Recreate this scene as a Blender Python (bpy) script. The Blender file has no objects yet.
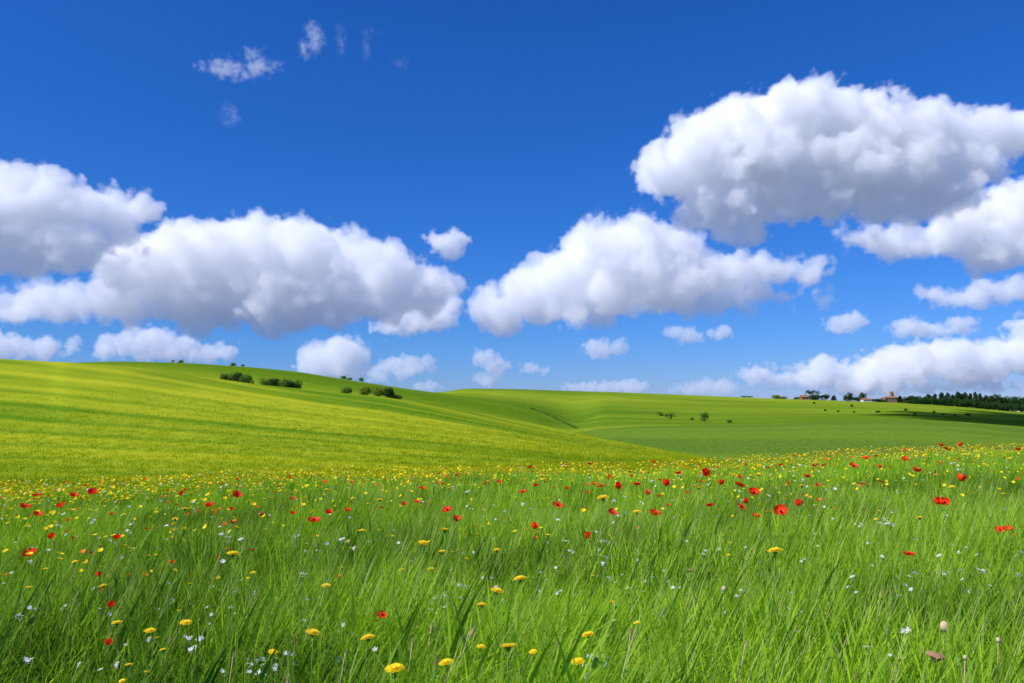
import bpy, math, random
import numpy as np
from mathutils import Vector, Matrix, Euler

S = bpy.context.scene
COL = S.collection
rad = math.radians
F = 796.0            # focal length in pixels of a 1024 wide frame
CAMH = 1.25
PITCH = 4.2

# ------------------------------------------------------------------ camera
cam = bpy.data.cameras.new('camera')
cam_o = bpy.data.objects.new('camera', cam); COL.objects.link(cam_o)
cam_o.location = (0, 0, CAMH); cam_o.rotation_euler = (rad(90 + PITCH), 0, 0)
cam.sensor_width = 36; cam.lens = 36 * F / 1024
cam.clip_start = 0.05; cam.clip_end = 120000
S.camera = cam_o

# ------------------------------------------------------------------ sky and sun
SUN_EL, SUN_AZ = 47, -118
w = bpy.data.worlds.new('World'); S.world = w; w.use_nodes = True
nt = w.node_tree
sky = nt.nodes.new('ShaderNodeTexSky'); sky.sky_type = 'NISHITA'; sky.sun_disc = False
sky.sun_elevation = rad(SUN_EL); sky.sun_rotation = rad(SUN_AZ)
sky.altitude = 0; sky.air_density = 1.0; sky.dust_density = 0.0; sky.ozone_density = 4.0
bg = nt.nodes['Background']; bg.inputs[1].default_value = 0.1
sep = nt.nodes.new('ShaderNodeSeparateColor'); com = nt.nodes.new('ShaderNodeCombineColor')
nt.links.new(sky.outputs[0], sep.inputs[0])
GRADE = [(0.126, 1.46), (0.552, 0.976), (1.534, 0.838)]   # (gain, exponent) for each channel of the sky
for i, (g, e) in enumerate(GRADE):
    p = nt.nodes.new('ShaderNodeMath'); p.operation = 'POWER'; p.inputs[1].default_value = e
    m = nt.nodes.new('ShaderNodeMath'); m.operation = 'MULTIPLY'; m.inputs[1].default_value = g
    nt.links.new(sep.outputs[i], p.inputs[0]); nt.links.new(p.outputs[0], m.inputs[0]); nt.links.new(m.outputs[0], com.inputs[i])
nt.links.new(com.outputs[0], bg.inputs[0])
sun = bpy.data.lights.new('sun', 'SUN'); sun.energy = 5.0; sun.angle = rad(0.5); sun.color = (1.0, 0.965, 0.91)
sun_o = bpy.data.objects.new('sun', sun); COL.objects.link(sun_o)
sd = Vector((math.sin(rad(SUN_AZ)) * math.cos(rad(SUN_EL)), math.cos(rad(SUN_AZ)) * math.cos(rad(SUN_EL)), math.sin(rad(SUN_EL))))
sun_o.rotation_euler = sd.to_track_quat('Z', 'Y').to_euler()
sun_o.location = (-60, -30, 90)
S.view_settings.view_transform = 'Standard'; S.view_settings.look = 'None'
S.view_settings.gamma = 1; S.view_settings.exposure = 0.12; S.view_settings.use_curve_mapping = False
S.cycles.max_bounces = 18; S.cycles.diffuse_bounces = 4; S.cycles.transmission_bounces = 6; S.cycles.transparent_max_bounces = 8
S.cycles.volume_bounces = 16; S.cycles.volume_step_rate = 1.4; S.cycles.volume_max_steps = 256
S.cycles.use_denoising = True

# ------------------------------------------------------------------ helpers
def tvals(px, py):
    """pixel -> (x/depth, z/depth) of its view ray"""
    p = rad(PITCH); v = (341.5 - py) / F; dx = (px - 512) / F
    y = math.cos(p) - v * math.sin(p); z = v * math.cos(p) + math.sin(p)
    return dx / y, z / y
def at(px, py, D):
    s, t = tvals(px, py)
    return Vector((s * D, D, CAMH + t * D))
def tag(o, label=None, cat=None, group=None, kind=None):
    if label: o['label'] = label
    if cat: o['category'] = cat
    if group: o['group'] = group
    if kind: o['kind'] = kind
    return o
def link(name, me, parent=None):
    o = bpy.data.objects.new(name, me); COL.objects.link(o)
    if parent is not None: o.parent = parent
    return o
def fast_mesh(name, verts, faces, smooth=True, mats=(), mat_idx=None):
    me = bpy.data.meshes.new(name)
    verts = np.asarray(verts, dtype=np.float32); faces = np.asarray(faces, dtype=np.int32)
    n, k = faces.shape
    me.vertices.add(len(verts)); me.vertices.foreach_set('co', verts.ravel())
    me.loops.add(n * k); me.loops.foreach_set('vertex_index', faces.ravel())
    me.polygons.add(n); me.polygons.foreach_set('loop_start', np.arange(0, n * k, k, dtype=np.int32))
    me.polygons.foreach_set('use_smooth', np.full(n, smooth))
    for m in mats: me.materials.append(m)
    if mat_idx is not None: me.polygons.foreach_set('material_index', np.asarray(mat_idx, dtype=np.int32))
    me.update(); me.validate()
    return me
class MB:
    """collects polygons with a material slot each"""
    def __init__(self): self.v = []; self.f = []; self.m = []
    def add(self, vs, fs, mi=0):
        b = len(self.v); self.v += [tuple(v) for v in vs]
        for f in fs: self.f.append(tuple(i + b for i in f)); self.m.append(mi)
    def tube(self, pts, rs, mi=0, n=6):
        pts = [Vector(p) for p in pts]; rings = []
        for i, p in enumerate(pts):
            d = (pts[min(i + 1, len(pts) - 1)] - pts[max(i - 1, 0)]).normalized()
            a = d.orthogonal().normalized(); b = d.cross(a)
            rings.append([p + (a * math.cos(2 * math.pi * k / n) + b * math.sin(2 * math.pi * k / n)) * rs[i] for k in range(n)])
        # keep the rings aligned
        vs = [v for r in rings for v in r]; fs = []
        for i in range(len(pts) - 1):
            for k in range(n):
                fs.append((i * n + k, i * n + (k + 1) % n, (i + 1) * n + (k + 1) % n, (i + 1) * n + k))
        fs.append(tuple(range(n - 1, -1, -1))); fs.append(tuple((len(pts) - 1) * n + k for k in range(n)))
        self.add(vs, fs, mi)
    def lathe(self, prof, mi=0, n=8, M=None):
        vs = [];
        for r, z in prof:
            for k in range(n):
                v = Vector((r * math.cos(2 * math.pi * k / n), r * math.sin(2 * math.pi * k / n), z)); vs.append(M @ v if M else v)
        fs = []
        for i in range(len(prof) - 1):
            for k in range(n): fs.append((i * n + k, i * n + (k + 1) % n, (i + 1) * n + (k + 1) % n, (i + 1) * n + k))
        self.add(vs, fs, mi)
    def box(self, lo, hi, mi=0):
        x0, y0, z0 = lo; x1, y1, z1 = hi
        self.add([(x0,y0,z0),(x1,y0,z0),(x1,y1,z0),(x0,y1,z0),(x0,y0,z1),(x1,y0,z1),(x1,y1,z1),(x0,y1,z1)],
                 [(0,3,2,1),(4,5,6,7),(0,1,5,4),(1,2,6,5),(2,3,7,6),(3,0,4,7)], mi)
    def mesh(self, name, mats, smooth=True):
        me = bpy.data.meshes.new(name); me.from_pydata(self.v, [], self.f)
        for m in mats: me.materials.append(m)
        me.polygons.foreach_set('material_index', self.m)
        me.polygons.foreach_set('use_smooth', [smooth] * len(self.f)); me.update()
        return me
def mat_new(name):
    m = bpy.data.materials.new(name); m.use_nodes = True
    return m, m.node_tree.nodes, m.node_tree.links
def leaf_mat(name, c1, c2, trans=0.35, rough=0.6, scale=30.0, spec=0.15, tcol=None, inst=False, var=0.0):
    """thin plant tissue: diffuse and gloss in front, light passing through from behind"""
    m, N, L = mat_new(name); N.clear()
    out = N.new('ShaderNodeOutputMaterial'); pr = N.new('ShaderNodeBsdfPrincipled'); tr = N.new('ShaderNodeBsdfTranslucent'); mx = N.new('ShaderNodeMixShader')
    pr.inputs['Roughness'].default_value = rough; pr.inputs['Specular IOR Level'].default_value = spec
    cm = N.new('ShaderNodeMix'); cm.data_type = 'RGBA'
    cm.inputs[6].default_value = (*c1, 1); cm.inputs[7].default_value = (*c2, 1)
    if inst:
        at1 = N.new('ShaderNodeAttribute'); at1.attribute_type = 'INSTANCER'; at1.attribute_name = 'tint'
        at2 = N.new('ShaderNodeAttribute'); at2.attribute_name = 'shade'
        ad = N.new('ShaderNodeMath'); ad.operation = 'MULTIPLY_ADD'; ad.inputs[1].default_value = 0.45; ad.use_clamp = True
        L.new(at1.outputs['Fac'], ad.inputs[0])
        m2 = N.new('ShaderNodeMath'); m2.operation = 'MULTIPLY'; m2.inputs[1].default_value = 0.55; L.new(at2.outputs['Fac'], m2.inputs[0])
        L.new(m2.outputs[0], ad.inputs[2]); L.new(ad.outputs[0], cm.inputs[0])
    else:
        tc = N.new('ShaderNodeTexCoord'); nz = N.new('ShaderNodeTexNoise'); nz.inputs['Scale'].default_value = scale; nz.inputs['Detail'].default_value = 4
        L.new(tc.outputs['Object'], nz.inputs['Vector'])
        oi = N.new('ShaderNodeObjectInfo'); ad = N.new('ShaderNodeMath'); ad.operation = 'MULTIPLY_ADD'; ad.use_clamp = True
        ad.inputs[1].default_value = var; L.new(oi.outputs['Random'], ad.inputs[0])
        mr = N.new('ShaderNodeMapRange'); mr.inputs[1].default_value = .3; mr.inputs[2].default_value = .7
        mr.inputs[3].default_value = -var / 2; mr.inputs[4].default_value = 1 - var / 2
        L.new(nz.outputs['Fac'], mr.inputs[0]); L.new(mr.outputs[0], ad.inputs[2]); L.new(ad.outputs[0], cm.inputs[0])
    L.new(cm.outputs[2], pr.inputs['Base Color'])
    tm = N.new('ShaderNodeMix'); tm.data_type = 'RGBA'; tm.blend_type = 'MULTIPLY'; tm.inputs[0].default_value = 1
    tm.inputs[7].default_value = (*(tcol or (1.25, 1.3, .7)), 1); L.new(cm.outputs[2], tm.inputs[6]); L.new(tm.outputs[2], tr.inputs['Color'])
    mx.inputs[0].default_value = trans
    L.new(pr.outputs[0], mx.inputs[1]); L.new(tr.outputs[0], mx.inputs[2]); L.new(mx.outputs[0], out.inputs['Surface'])
    return m
def plain(name, c, c2=None, rough=.8, scale=1.0, detail=4):
    m, N, L = mat_new(name); pr = N['Principled BSDF']
    pr.inputs['Roughness'].default_value = rough; pr.inputs['Specular IOR Level'].default_value = .2
    tc = N.new('ShaderNodeTexCoord'); nz = N.new('ShaderNodeTexNoise'); nz.inputs['Scale'].default_value = scale; nz.inputs['Detail'].default_value = detail
    L.new(tc.outputs['Object'], nz.inputs['Vector'])
    cm = N.new('ShaderNodeMix'); cm.data_type = 'RGBA'; cm.inputs[6].default_value = (*c, 1); cm.inputs[7].default_value = (*(c2 or tuple(x * .7 for x in c)), 1)
    mr = N.new('ShaderNodeMapRange'); mr.inputs[1].default_value = .35; mr.inputs[2].default_value = .65
    L.new(nz.outputs['Fac'], mr.inputs[0]); L.new(mr.outputs[0], cm.inputs[0]); L.new(cm.outputs[2], pr.inputs['Base Color'])
    return m
def vnoise(x, y, seed=0):
    """smooth value noise, numpy"""
    x = np.asarray(x, float); y = np.asarray(y, float)
    xi = np.floor(x).astype(np.int64); yi = np.floor(y).astype(np.int64); fx = x - xi; fy = y - yi
    fx = fx * fx * (3 - 2 * fx); fy = fy * fy * (3 - 2 * fy)
    def h(a, b):
        n = (a * 374761393 + b * 668265263 + seed * 1442695041) & 0xffffffff
        n = ((n ^ (n >> 13)) * 1274126177) & 0xffffffff
        return ((n ^ (n >> 16)) & 0xffff) / 65535.0
    return (h(xi, yi) * (1 - fx) + h(xi + 1, yi) * fx) * (1 - fy) + (h(xi, yi + 1) * (1 - fx) + h(xi + 1, yi + 1) * fx) * fy
def fbm(x, y, seed=0, o=4):
    r = 0; a = .5
    for i in range(o): r = r + a * vnoise(x * 2 ** i, y * 2 ** i, seed + i); a /= 2
    return r

# ------------------------------------------------------------------ terrain: height table over (column, depth)
def cv(pts):
    xs, ys = zip(*pts)
    return lambda x: np.interp(x, xs, ys)
yA = cv([(-300,497),(0,487),(150,481),(256,474),(400,472),(512,468),(600,466),(700,463),(768,458),(850,451),(950,447),(1024,445),(1300,440)])
yB = cv([(-300,352),(0,359),(60,362.5),(130,368),(200,377),(256,384.5),(320,391),(384,397),(430,404),(480,413),(540,425),(600,438),(660,450),(710,461),(760,474),(860,486),(1300,500)])
yC = cv([(-300,372),(0,368),(60,363),(110,361.5),(160,362),(190,363),(256,367.5),(300,372),(350,380),(400,388),(440,393),(480,399),(512,404),(535,409),(560,418),(585,428),(620,433),(1300,433)])
yE = cv([(-300,380),(300,395),(540,434),(560,434),(590,430),(640,426),(700,425),(768,424),(830,421),(900,420),(960,422),(1024,427),(1300,445)])
yM = cv([(-300,400),(300,400),(540,413),(600,414),(700,416),(800,414),(900,413),(1024,420),(1300,432)])   # slope between valley field and far ridge
yD = cv([(-300,395),(300,392),(430,391),(470,388.5),(512,389),(560,390.5),(640,393),(700,395.5),(760,398),(830,400.5),(900,402.5),(960,406),(1024,412),(1300,425)])
def kpar(px):
    t = np.abs((yA(px) + 4 - 400) / F)
    return t * t / (4 * 0.80)
def t_of(py):
    p = rad(PITCH); v = (341.5 - py) / F
    return (v * math.cos(p) + math.sin(p)) / (math.cos(p) - v * math.sin(p))
def pchip(xk, yk, x):
    """monotone cubic through knots"""
    h = np.diff(xk); d = np.diff(yk) / h; m = np.zeros_like(yk)
    for i in range(1, len(xk) - 1):
        if d[i - 1] * d[i] > 0:
            w1 = 2 * h[i] + h[i - 1]; w2 = h[i] + 2 * h[i - 1]; m[i] = (w1 + w2) / (w1 / d[i - 1] + w2 / d[i])
    m[0] = d[0]; m[-1] = d[-1]
    i = np.clip(np.searchsorted(xk, x) - 1, 0, len(xk) - 2); hh = h[i]; u = (x - xk[i]) / hh
    return (yk[i] * (1 + 2 * u) * (1 - u) ** 2 + m[i] * hh * u * (1 - u) ** 2 + yk[i + 1] * u * u * (3 - 2 * u) + m[i + 1] * hh * u * u * (u - 1))
S_MAX = 1.15
scol = np.concatenate([np.linspace(-3, -S_MAX, 12)[:-1], np.linspace(-S_MAX, S_MAX, 561), np.linspace(S_MAX, 3, 12)[1:]])
Drow = np.concatenate([np.linspace(.3, 34, 60)[:-1], np.geomspace(34, 1500, 330), np.geomspace(1500, 40000, 12)[1:]])
DB = cv([(-300,210),(0,190),(200,180),(400,160),(600,125),(760,85),(1300,70)])
def column(px):
    k = float(kpar(px)); DA = math.sqrt(.8 / k); De = DA * 1.25
    D = [0.0, .4 * DA, .7 * DA, DA, De]; z = [-k * d * d for d in D]
    D += [max(De + 22, 46)]; z += [CAMH + t_of(yA(px) + 7) * D[-1]]
    db = float(DB(px)); zb = CAMH + t_of(yB(px)) * db
    D += [db]; z += [zb]
    D += [db * 1.22]; z += [CAMH + t_of(float(yB(px)) + (8 if px > 60 else 5)) * db * 1.22]
    kn = [(262, yE), (310, lambda x: yE(x) + 3.0), (430, None), (520, None), (660, None), (950, yD), (1250, lambda x: yD(x) + 6)]
    for d, f in kn[:2]:
        if px < 560: f = lambda x: max(yB(x), yC(x)) + 9
        D += [d]; z += [CAMH + t_of(float(f(px))) * d]
    wC = np.clip((600 - px) / 40, 0, 1)
    D += [430]; z += [CAMH + t_of(float(yC(px) * wC + (yM(px) + 4) * (1 - wC))) * 430]
    D += [530]; z += [CAMH + t_of(float((yC(px) + 4) * wC + yM(px) * (1 - wC))) * 530]
    wL = np.clip((px - 400) / 60, 0, 1)
    yd = float(yD(px)) * wL + (yC(px) + 3) * (1 - wL)
    D += [950]; z += [CAMH + t_of(yd) * 950]
    D += [1250]; z += [CAMH + t_of(yd + 7) * 1250]
    D += [2600, 41000]; z += [-22, -40]
    return pchip(np.array(D, float), np.array(z, float), Drow)
Z = np.array([column(512 + F * s) for s in scol])
# soften creases across the columns
ker = np.array([1, 4, 6, 4, 1]) / 16.0
for _ in range(3):
    Zp = np.pad(Z, ((2, 2), (0, 0)), mode='edge'); Z = sum(ker[j] * Zp[j:j + len(Z)] for j in range(5))
SS, DD = np.meshgrid(scol, Drow, indexing='ij')
XX = SS * DD
far = np.clip((DD - 60) / 300, 0, 1)
Z = Z + far * (fbm(XX / 60, DD / 60, 5) - .5) * .9 * np.clip(1400 / DD, 0, 1)
near = np.clip(DD / 6, 0, 1) * np.clip((40 - DD) / 10, 0, 1)
Z = Z + near * (fbm(XX / 1.7, DD / 1.7, 9, 3) - .44) * .10
def H(x, y):
    x = np.atleast_1d(np.asarray(x, float)); y = np.atleast_1d(np.asarray(y, float)); yy = np.clip(y, Drow[0], Drow[-1] - 1); s = np.clip(x / yy, -2.99, 2.99)
    i = np.clip(np.searchsorted(scol, s) - 1, 0, len(scol) - 2); j = np.clip(np.searchsorted(Drow, yy) - 1, 0, len(Drow) - 2)
    a = (s - scol[i]) / (scol[i + 1] - scol[i]); b = (yy - Drow[j]) / (Drow[j + 1] - Drow[j])
    return Z[i, j] * (1 - a) * (1 - b) + Z[i + 1, j] * a * (1 - b) + Z[i, j + 1] * (1 - a) * b + Z[i + 1, j + 1] * a * b
def Hs(x, y): return float(H(x, y)[0])

# zones
PX = 512 + F * SS
kk = kpar(PX); De_ = np.sqrt(.8 / kk) * 1.25
db_ = DB(PX)
def zone_of(px, D):
    De = np.sqrt(.8 / kpar(px)) * 1.25; db = DB(px)
    z = np.full(np.shape(px), 2)                         # 2 valley field
    z = np.where(D < De + 4, 0, z)                       # 0 meadow
    z = np.where((D >= De + 4) & (D < db * 1.2) & (px < 800), 1, z)   # 1 crop hill
    lim = np.interp(D, [150, 250, 430, 560], [592, 580, 534, 505])
    z = np.where((D >= db * 1.2) & (D < 560) & (px < lim), 3, z)      # 3 back hill
    z = np.where((D >= 285) & (px >= lim), 4, z)          # 4 far slope
    z = np.where((D >= 560), 4, z)
    z = np.where(D >= 1350, 5, z)                         # 5 the plain beyond
    return z
zc = zone_of(PX[:-1, :-1] * .5 + PX[1:, 1:] * .5, DD[:-1, :-1] * .5 + DD[1:, 1:] * .5)
# crop row coordinate of the left hill: follows the hill round from foot to crest
PY = 341.5 - F * np.tan(np.arctan((Z - CAMH) / DD) - rad(PITCH))
def stripe_fn(px, D, x, y):
    a = yA(px); b = yB(px); z = H(x, y).reshape(np.shape(x)); py = 341.5 - F * np.tan(np.arctan((z - CAMH) / D) - rad(PITCH))
    v = (a - py) / np.maximum(a - b, 6) + (px - 250) * .00036 + 4.5e-7 * (np.clip(px, 0, 800)) ** 2 + .035 * (fbm(x / 25, y / 25, 31, 3) - .5)
    return v
def stripe_val(v, x, y):
    r = np.zeros_like(v)
    r += .42 * (fbm(v * 9, v * 0 + 3.3 + x * .012, 41, 3) * 2 - .9)
    r += .09 * np.sin(v * 62 + 5 * fbm(v * 5, x * .03, 43, 2))
    r += .07 * np.sin(v * 118 + 3 * fbm(v * 9, x * .05, 44, 2))
    r += .45 * (fbm(x / 22, v * 7, 47, 4) - .45)
    return np.clip(.5 + r * 1.5, 0, 1)
VV = stripe_fn(PX, DD, XX, DD); STR = stripe_val(VV, XX, DD)
lv = np.log(DD + XX * .18)                      # the farther fields: drilled and mown in broad bands across the slope
BAND = np.clip(.5 + 1.9 * (fbm(lv * 5, XX * .0022 + 4, 101, 3) - .44) + .5 * (fbm(lv * 30, XX * .004, 103, 2) - .38), 0, 1)
for c0, sl in ((6.17, .00035), (6.42, -.00025), (6.62, .0002), (5.86, -.0008), (5.75, .0012)):
    BAND = np.where(np.abs(np.log(DD) - c0 - sl * XX) < .004, BAND * .6, BAND)     # wheel tracks and field edges
STR = np.where(DD > 262, BAND, STR)
STR = np.where((DD > DB(PX) * 1.2) | ((PX > 760) & (DD > 40)), BAND, STR)

def ground_mat(name, dark, light, yellow, fine=1.2, mid=.05, amt_y=.4, row=0.0, attr=None, bump=.4, rowdir=(1, 0, 0)):
    m, N, L = mat_new(name); pr = N['Principled BSDF']; pr.inputs['Roughness'].default_value = 1; pr.inputs['Specular IOR Level'].default_value = 0
    tc = N.new('ShaderNodeNewGeometry')
    def noise(sc, det, stretch=None):
        n = N.new('ShaderNodeTexNoise'); n.inputs['Scale'].default_value = sc; n.inputs['Detail'].default_value = det; n.inputs['Roughness'].default_value = .65
        if stretch:
            mp = N.new('ShaderNodeMapping'); mp.inputs['Scale'].default_value = stretch; L.new(tc.outputs['Position'], mp.inputs[0]); L.new(mp.outputs[0], n.inputs['Vector'])
        else: L.new(tc.outputs['Position'], n.inputs['Vector'])
        return n.outputs['Fac']
    def mr(x, a, b, c=0., d=1.):
        r = N.new('ShaderNodeMapRange'); L.new(x, r.inputs[0]); r.inputs[1].default_value = a; r.inputs[2].default_value = b; r.inputs[3].default_value = c; r.inputs[4].default_value = d; return r.outputs[0]
    def mixc(f, a, b):
        c = N.new('ShaderNodeMix'); c.data_type = 'RGBA'
        if isinstance(f, float): c.inputs[0].default_value = f
        else: L.new(f, c.inputs[0])
        for i, q in ((6, a), (7, b)):
            if isinstance(q, tuple): c.inputs[i].default_value = (*q, 1)
            else: L.new(q, c.inputs[i])
        return c.outputs[2]
    f1 = noise(fine, 5); c = mixc(mr(f1, .3, .7), dark, light)
    f2 = noise(mid, 4, (1, .45, 1))
    if attr:
        a = N.new('ShaderNodeAttribute'); a.attribute_name = attr
        c = mixc(mr(a.outputs['Fac'], .15, .9, 0, amt_y), c, yellow)
    else: c = mixc(mr(f2, .4, .65, 0, amt_y), c, yellow)
    if row > 0:
        wv = N.new('ShaderNodeTexWave'); wv.wave_type = 'BANDS'; wv.inputs['Scale'].default_value = row; wv.inputs['Distortion'].default_value = 1.5; wv.inputs['Detail'].default_value = 2; wv.inputs['Detail Scale'].default_value = .3
        mp = N.new('ShaderNodeMapping'); mp.inputs['Rotation'].default_value = (0, 0, rowdir[0]); L.new(tc.outputs['Position'], mp.inputs[0]); L.new(mp.outputs[0], wv.inputs['Vector'])
        c = mixc(mr(wv.outputs['Fac'], .2, .8, 0, .35), c, dark)
    L.new(c, pr.inputs['Base Color'])
    bp = N.new('ShaderNodeBump'); bp.inputs['Strength'].default_value = bump; bp.inputs['Distance'].default_value = .3; L.new(f1, bp.inputs['Height']); L.new(bp.outputs[0], pr.inputs['Normal'])
    return m
M_meadow = ground_mat('meadow_soil', (.010, .028, .004), (.03, .07, .008), (.05, .08, .01), fine=14, mid=.8)
M_hill = ground_mat('crop_hill_field', (.08, .175, .008), (.12, .23, .012), (.35, .38, .020), fine=1.6, attr='stripe', amt_y=1.0)
M_valley = ground_mat('valley_crop', (.055, .115, .010), (.15, .25, .03), (.17, .26, .022), fine=1.1, mid=.03, amt_y=.8, bump=.8, attr='stripe')
M_back = ground_mat('back_hill_grass', (.065, .14, .008), (.11, .20, .010), (.21, .29, .016), fine=.35, mid=.02, amt_y=.8, attr='stripe')
M_far = ground_mat('far_slope_grass', (.07, .14, .008), (.115, .21, .014), (.24, .32, .022), fine=.3, mid=.006, amt_y=.9, attr='stripe')
M_plain = ground_mat('plain_bounce_tone', (.15, .19, .25), (.21, .25, .31), (.25, .28, .31), fine=.01, mid=.001, amt_y=.6)  # unseen behind the hills; blue-grey colour added to bounce cool light onto cloud bases
names = ['meadow', 'crop_field', 'valley_field', 'hillside', 'distant_hill', 'plain']; mats = [M_meadow, M_hill, M_valley, M_back, M_far, M_plain]
nC, nR = Z.shape
idx = np.arange(nC * nR).reshape(nC, nR)
quads = np.stack([idx[:-1, :-1], idx[1:, :-1], idx[1:, 1:], idx[:-1, 1:]], -1)
P = np.stack([XX, DD, Z], -1).reshape(-1, 3)
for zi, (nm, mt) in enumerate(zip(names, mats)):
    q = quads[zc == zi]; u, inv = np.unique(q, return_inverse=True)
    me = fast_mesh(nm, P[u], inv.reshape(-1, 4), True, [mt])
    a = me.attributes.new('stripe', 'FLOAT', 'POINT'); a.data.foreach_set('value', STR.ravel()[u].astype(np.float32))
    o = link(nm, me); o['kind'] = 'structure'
# ground behind and beside the camera
gy = np.array([.3, 0, -3, -10, -40, -200, -2000]); gx = np.array([-2000, -300, -60, -20, -6, -.9, .9, 6, 20, 60, 300, 2000])
gx0 = np.stack([np.where(gy == .3, np.clip(x, -.9, .9), x) for x in gx], 0)
GX = gx0; GY = np.broadcast_to(gy, GX.shape); GZ = np.where(GY > .2, 0, -.02 * 0 - .00002 * GY ** 2 * 0 - .0)
ii = np.arange(GX.size).reshape(GX.shape)
gq = np.stack([ii[:-1, :-1], ii[:-1, 1:], ii[1:, 1:], ii[1:, :-1]], -1).reshape(-1, 4)
o = link('ground', fast_mesh('ground', np.stack([GX, GY, GZ + 0 * GX], -1).reshape(-1, 3), gq, True, [M_meadow])); o['kind'] = 'structure'

# ------------------------------------------------------------------ clouds: real volumes of vapour
def cloud_mat():
    m, N, L = mat_new('cloud_vapour'); N.clear()
    o = N.new('ShaderNodeOutputMaterial'); v = N.new('ShaderNodeVolumePrincipled')
    v.inputs['Color'].default_value = (1, 1, 1, 1); v.inputs['Anisotropy'].default_value = 0.0; v.inputs['Density'].default_value = 1
    L.new(v.outputs[0], o.inputs['Volume']); return m
CLOUD = cloud_mat()
def cloud(label, cx, cy, D, blobs, res=.9, sigma=.5, seed=0, noise=60, big=34, edge=5, warp=26, detail=5, bias=-1.0, group='white clouds in the blue sky'):
    """blobs: (px, py, rx, ry[, depth offset]) - lobes of the cloud, in the unit one pixel covers at distance D"""
    sc = D / F
    ob = bpy.data.objects.new('cloud', bpy.data.volumes.new('cloud')); COL.objects.link(ob)
    ob.location = at(cx, cy, D); ob.scale = (sc,) * 3
    tag(ob, label, 'cloud', group)
    g = bpy.data.node_groups.new('cloud', 'GeometryNodeTree')
    g.interface.new_socket('Geometry', in_out='OUTPUT', socket_type='NodeSocketGeometry')
    N = g.nodes; L = g.links
    def Mt(op, *a):
        m = N.new('ShaderNodeMath'); m.operation = op
        for i, x in enumerate(a):
            if isinstance(x, (int, float)): m.inputs[i].default_value = x
            else: L.new(x, m.inputs[i])
        return m.outputs[0]
    def V(op, *a):
        m = N.new('ShaderNodeVectorMath'); m.operation = op
        for i, x in enumerate(a):
            if isinstance(x, (tuple, list)): m.inputs[i].default_value = x
            elif isinstance(x, (int, float)): m.inputs['Scale'].default_value = x
            else: L.new(x, m.inputs[i])
        return m
    def NZ(s, d, r=.6):
        n = N.new('ShaderNodeTexNoise'); n.inputs['Scale'].default_value = s; n.inputs['Detail'].default_value = d; n.inputs['Roughness'].default_value = r
        L.new(off, n.inputs['Vector']); return n
    pos = N.new('GeometryNodeInputPosition').outputs[0]
    off = V('ADD', pos, (seed * 131.7 + 11, seed * 77.1 + 5, seed * 23.3 + 3)).outputs[0]
    nz = NZ(1 / (big * 1.4), 3)
    p2 = V('ADD', pos, V('SCALE', V('SUBTRACT', nz.outputs['Color'], (.5, .5, .5)).outputs[0], warp).outputs[0]).outputs[0]
    shape = None; lo = [1e9] * 3; hi = [-1e9] * 3
    for b in blobs:
        rx, ry = b[2], b[3]; rz = ry * (1.4 if ry > 18 else 1.05); dy = b[4] if len(b) > 4 else 0
        c = (b[0] - cx, dy, -(b[1] - cy)); r = (rx, rz, ry); pad = noise * .20 + warp * .10
        for k in range(3): lo[k] = min(lo[k], c[k] - r[k] - pad); hi[k] = max(hi[k], c[k] + r[k] + pad)
        ln = V('LENGTH', V('MULTIPLY_ADD', p2, tuple(1 / q for q in r), tuple(-c[i] / r[i] for i in range(3))).outputs[0]).outputs['Value']
        s_ = Mt('MULTIPLY', Mt('SUBTRACT', 1.0, ln), min(r))
        shape = s_ if shape is None else Mt('SMOOTH_MAX', shape, s_, 8.0)
    # billows: rounded cells with creases between them, at three sizes, torn by finer noise
    e = None
    for vs, va, wob in ((1.0, .30, .5), (.48, .18, .35), (.22, .09, .3)):
        vo = N.new('ShaderNodeTexVoronoi'); vo.feature = 'F1'; vo.inputs['Scale'].default_value = 1 / (big * vs)
        wn = nz if vs == 1.0 else NZ(1 / (big * vs * .8), 1); wo = V('ADD', off, V('SCALE', V('SUBTRACT', wn.outputs['Color'], (.5, .5, .5)).outputs[0], big * vs * wob).outputs[0]).outputs[0]
        L.new(wo, vo.inputs['Vector'])
        q = Mt('MULTIPLY', Mt('SUBTRACT', .55, vo.outputs['Distance']), noise * va)
        e = q if e is None else Mt('ADD', e, q)
    n1 = NZ(1 / (big * .8), detail, .70)
    e = Mt('ADD', e, Mt('MULTIPLY', Mt('SUBTRACT', n1.outputs['Fac'], .5), noise * .72))
    dd = Mt('ADD', Mt('ADD', shape, e), bias)
    den = N.new('ShaderNodeMapRange'); den.interpolation_type = 'SMOOTHSTEP'
    L.new(dd, den.inputs[0]); den.inputs[1].default_value = 0; den.inputs[2].default_value = edge; den.inputs[3].default_value = 0; den.inputs[4].default_value = sigma / sc
    vc = N.new('GeometryNodeVolumeCube'); L.new(den.outputs[0], vc.inputs['Density'])
    vc.inputs['Min'].default_value = lo; vc.inputs['Max'].default_value = hi
    for k, nm in enumerate(('Resolution X', 'Resolution Y', 'Resolution Z')): vc.inputs[nm].default_value = max(12, int((hi[k] - lo[k]) * res * (.45 if k == 1 else 1)))
    sm = N.new('GeometryNodeSetMaterial'); sm.inputs['Material'].default_value = CLOUD
    L.new(vc.outputs[0], sm.inputs[0]); go = N.new('NodeGroupOutput'); L.new(sm.outputs[0], go.inputs[0])
    md = ob.modifiers.new('cloud', 'NODES'); md.node_group = g
    ob.data.materials.append(CLOUD)
    return ob
cloud('big white cloud with a grey base at the left edge of the sky', 60, 235, 5600,
      [(-20,215,70,42),(30,200,52,34),(85,208,46,24),(132,207,32,18),(50,245,72,28),(105,232,36,16),(-40,255,60,25)], seed=1)
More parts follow.
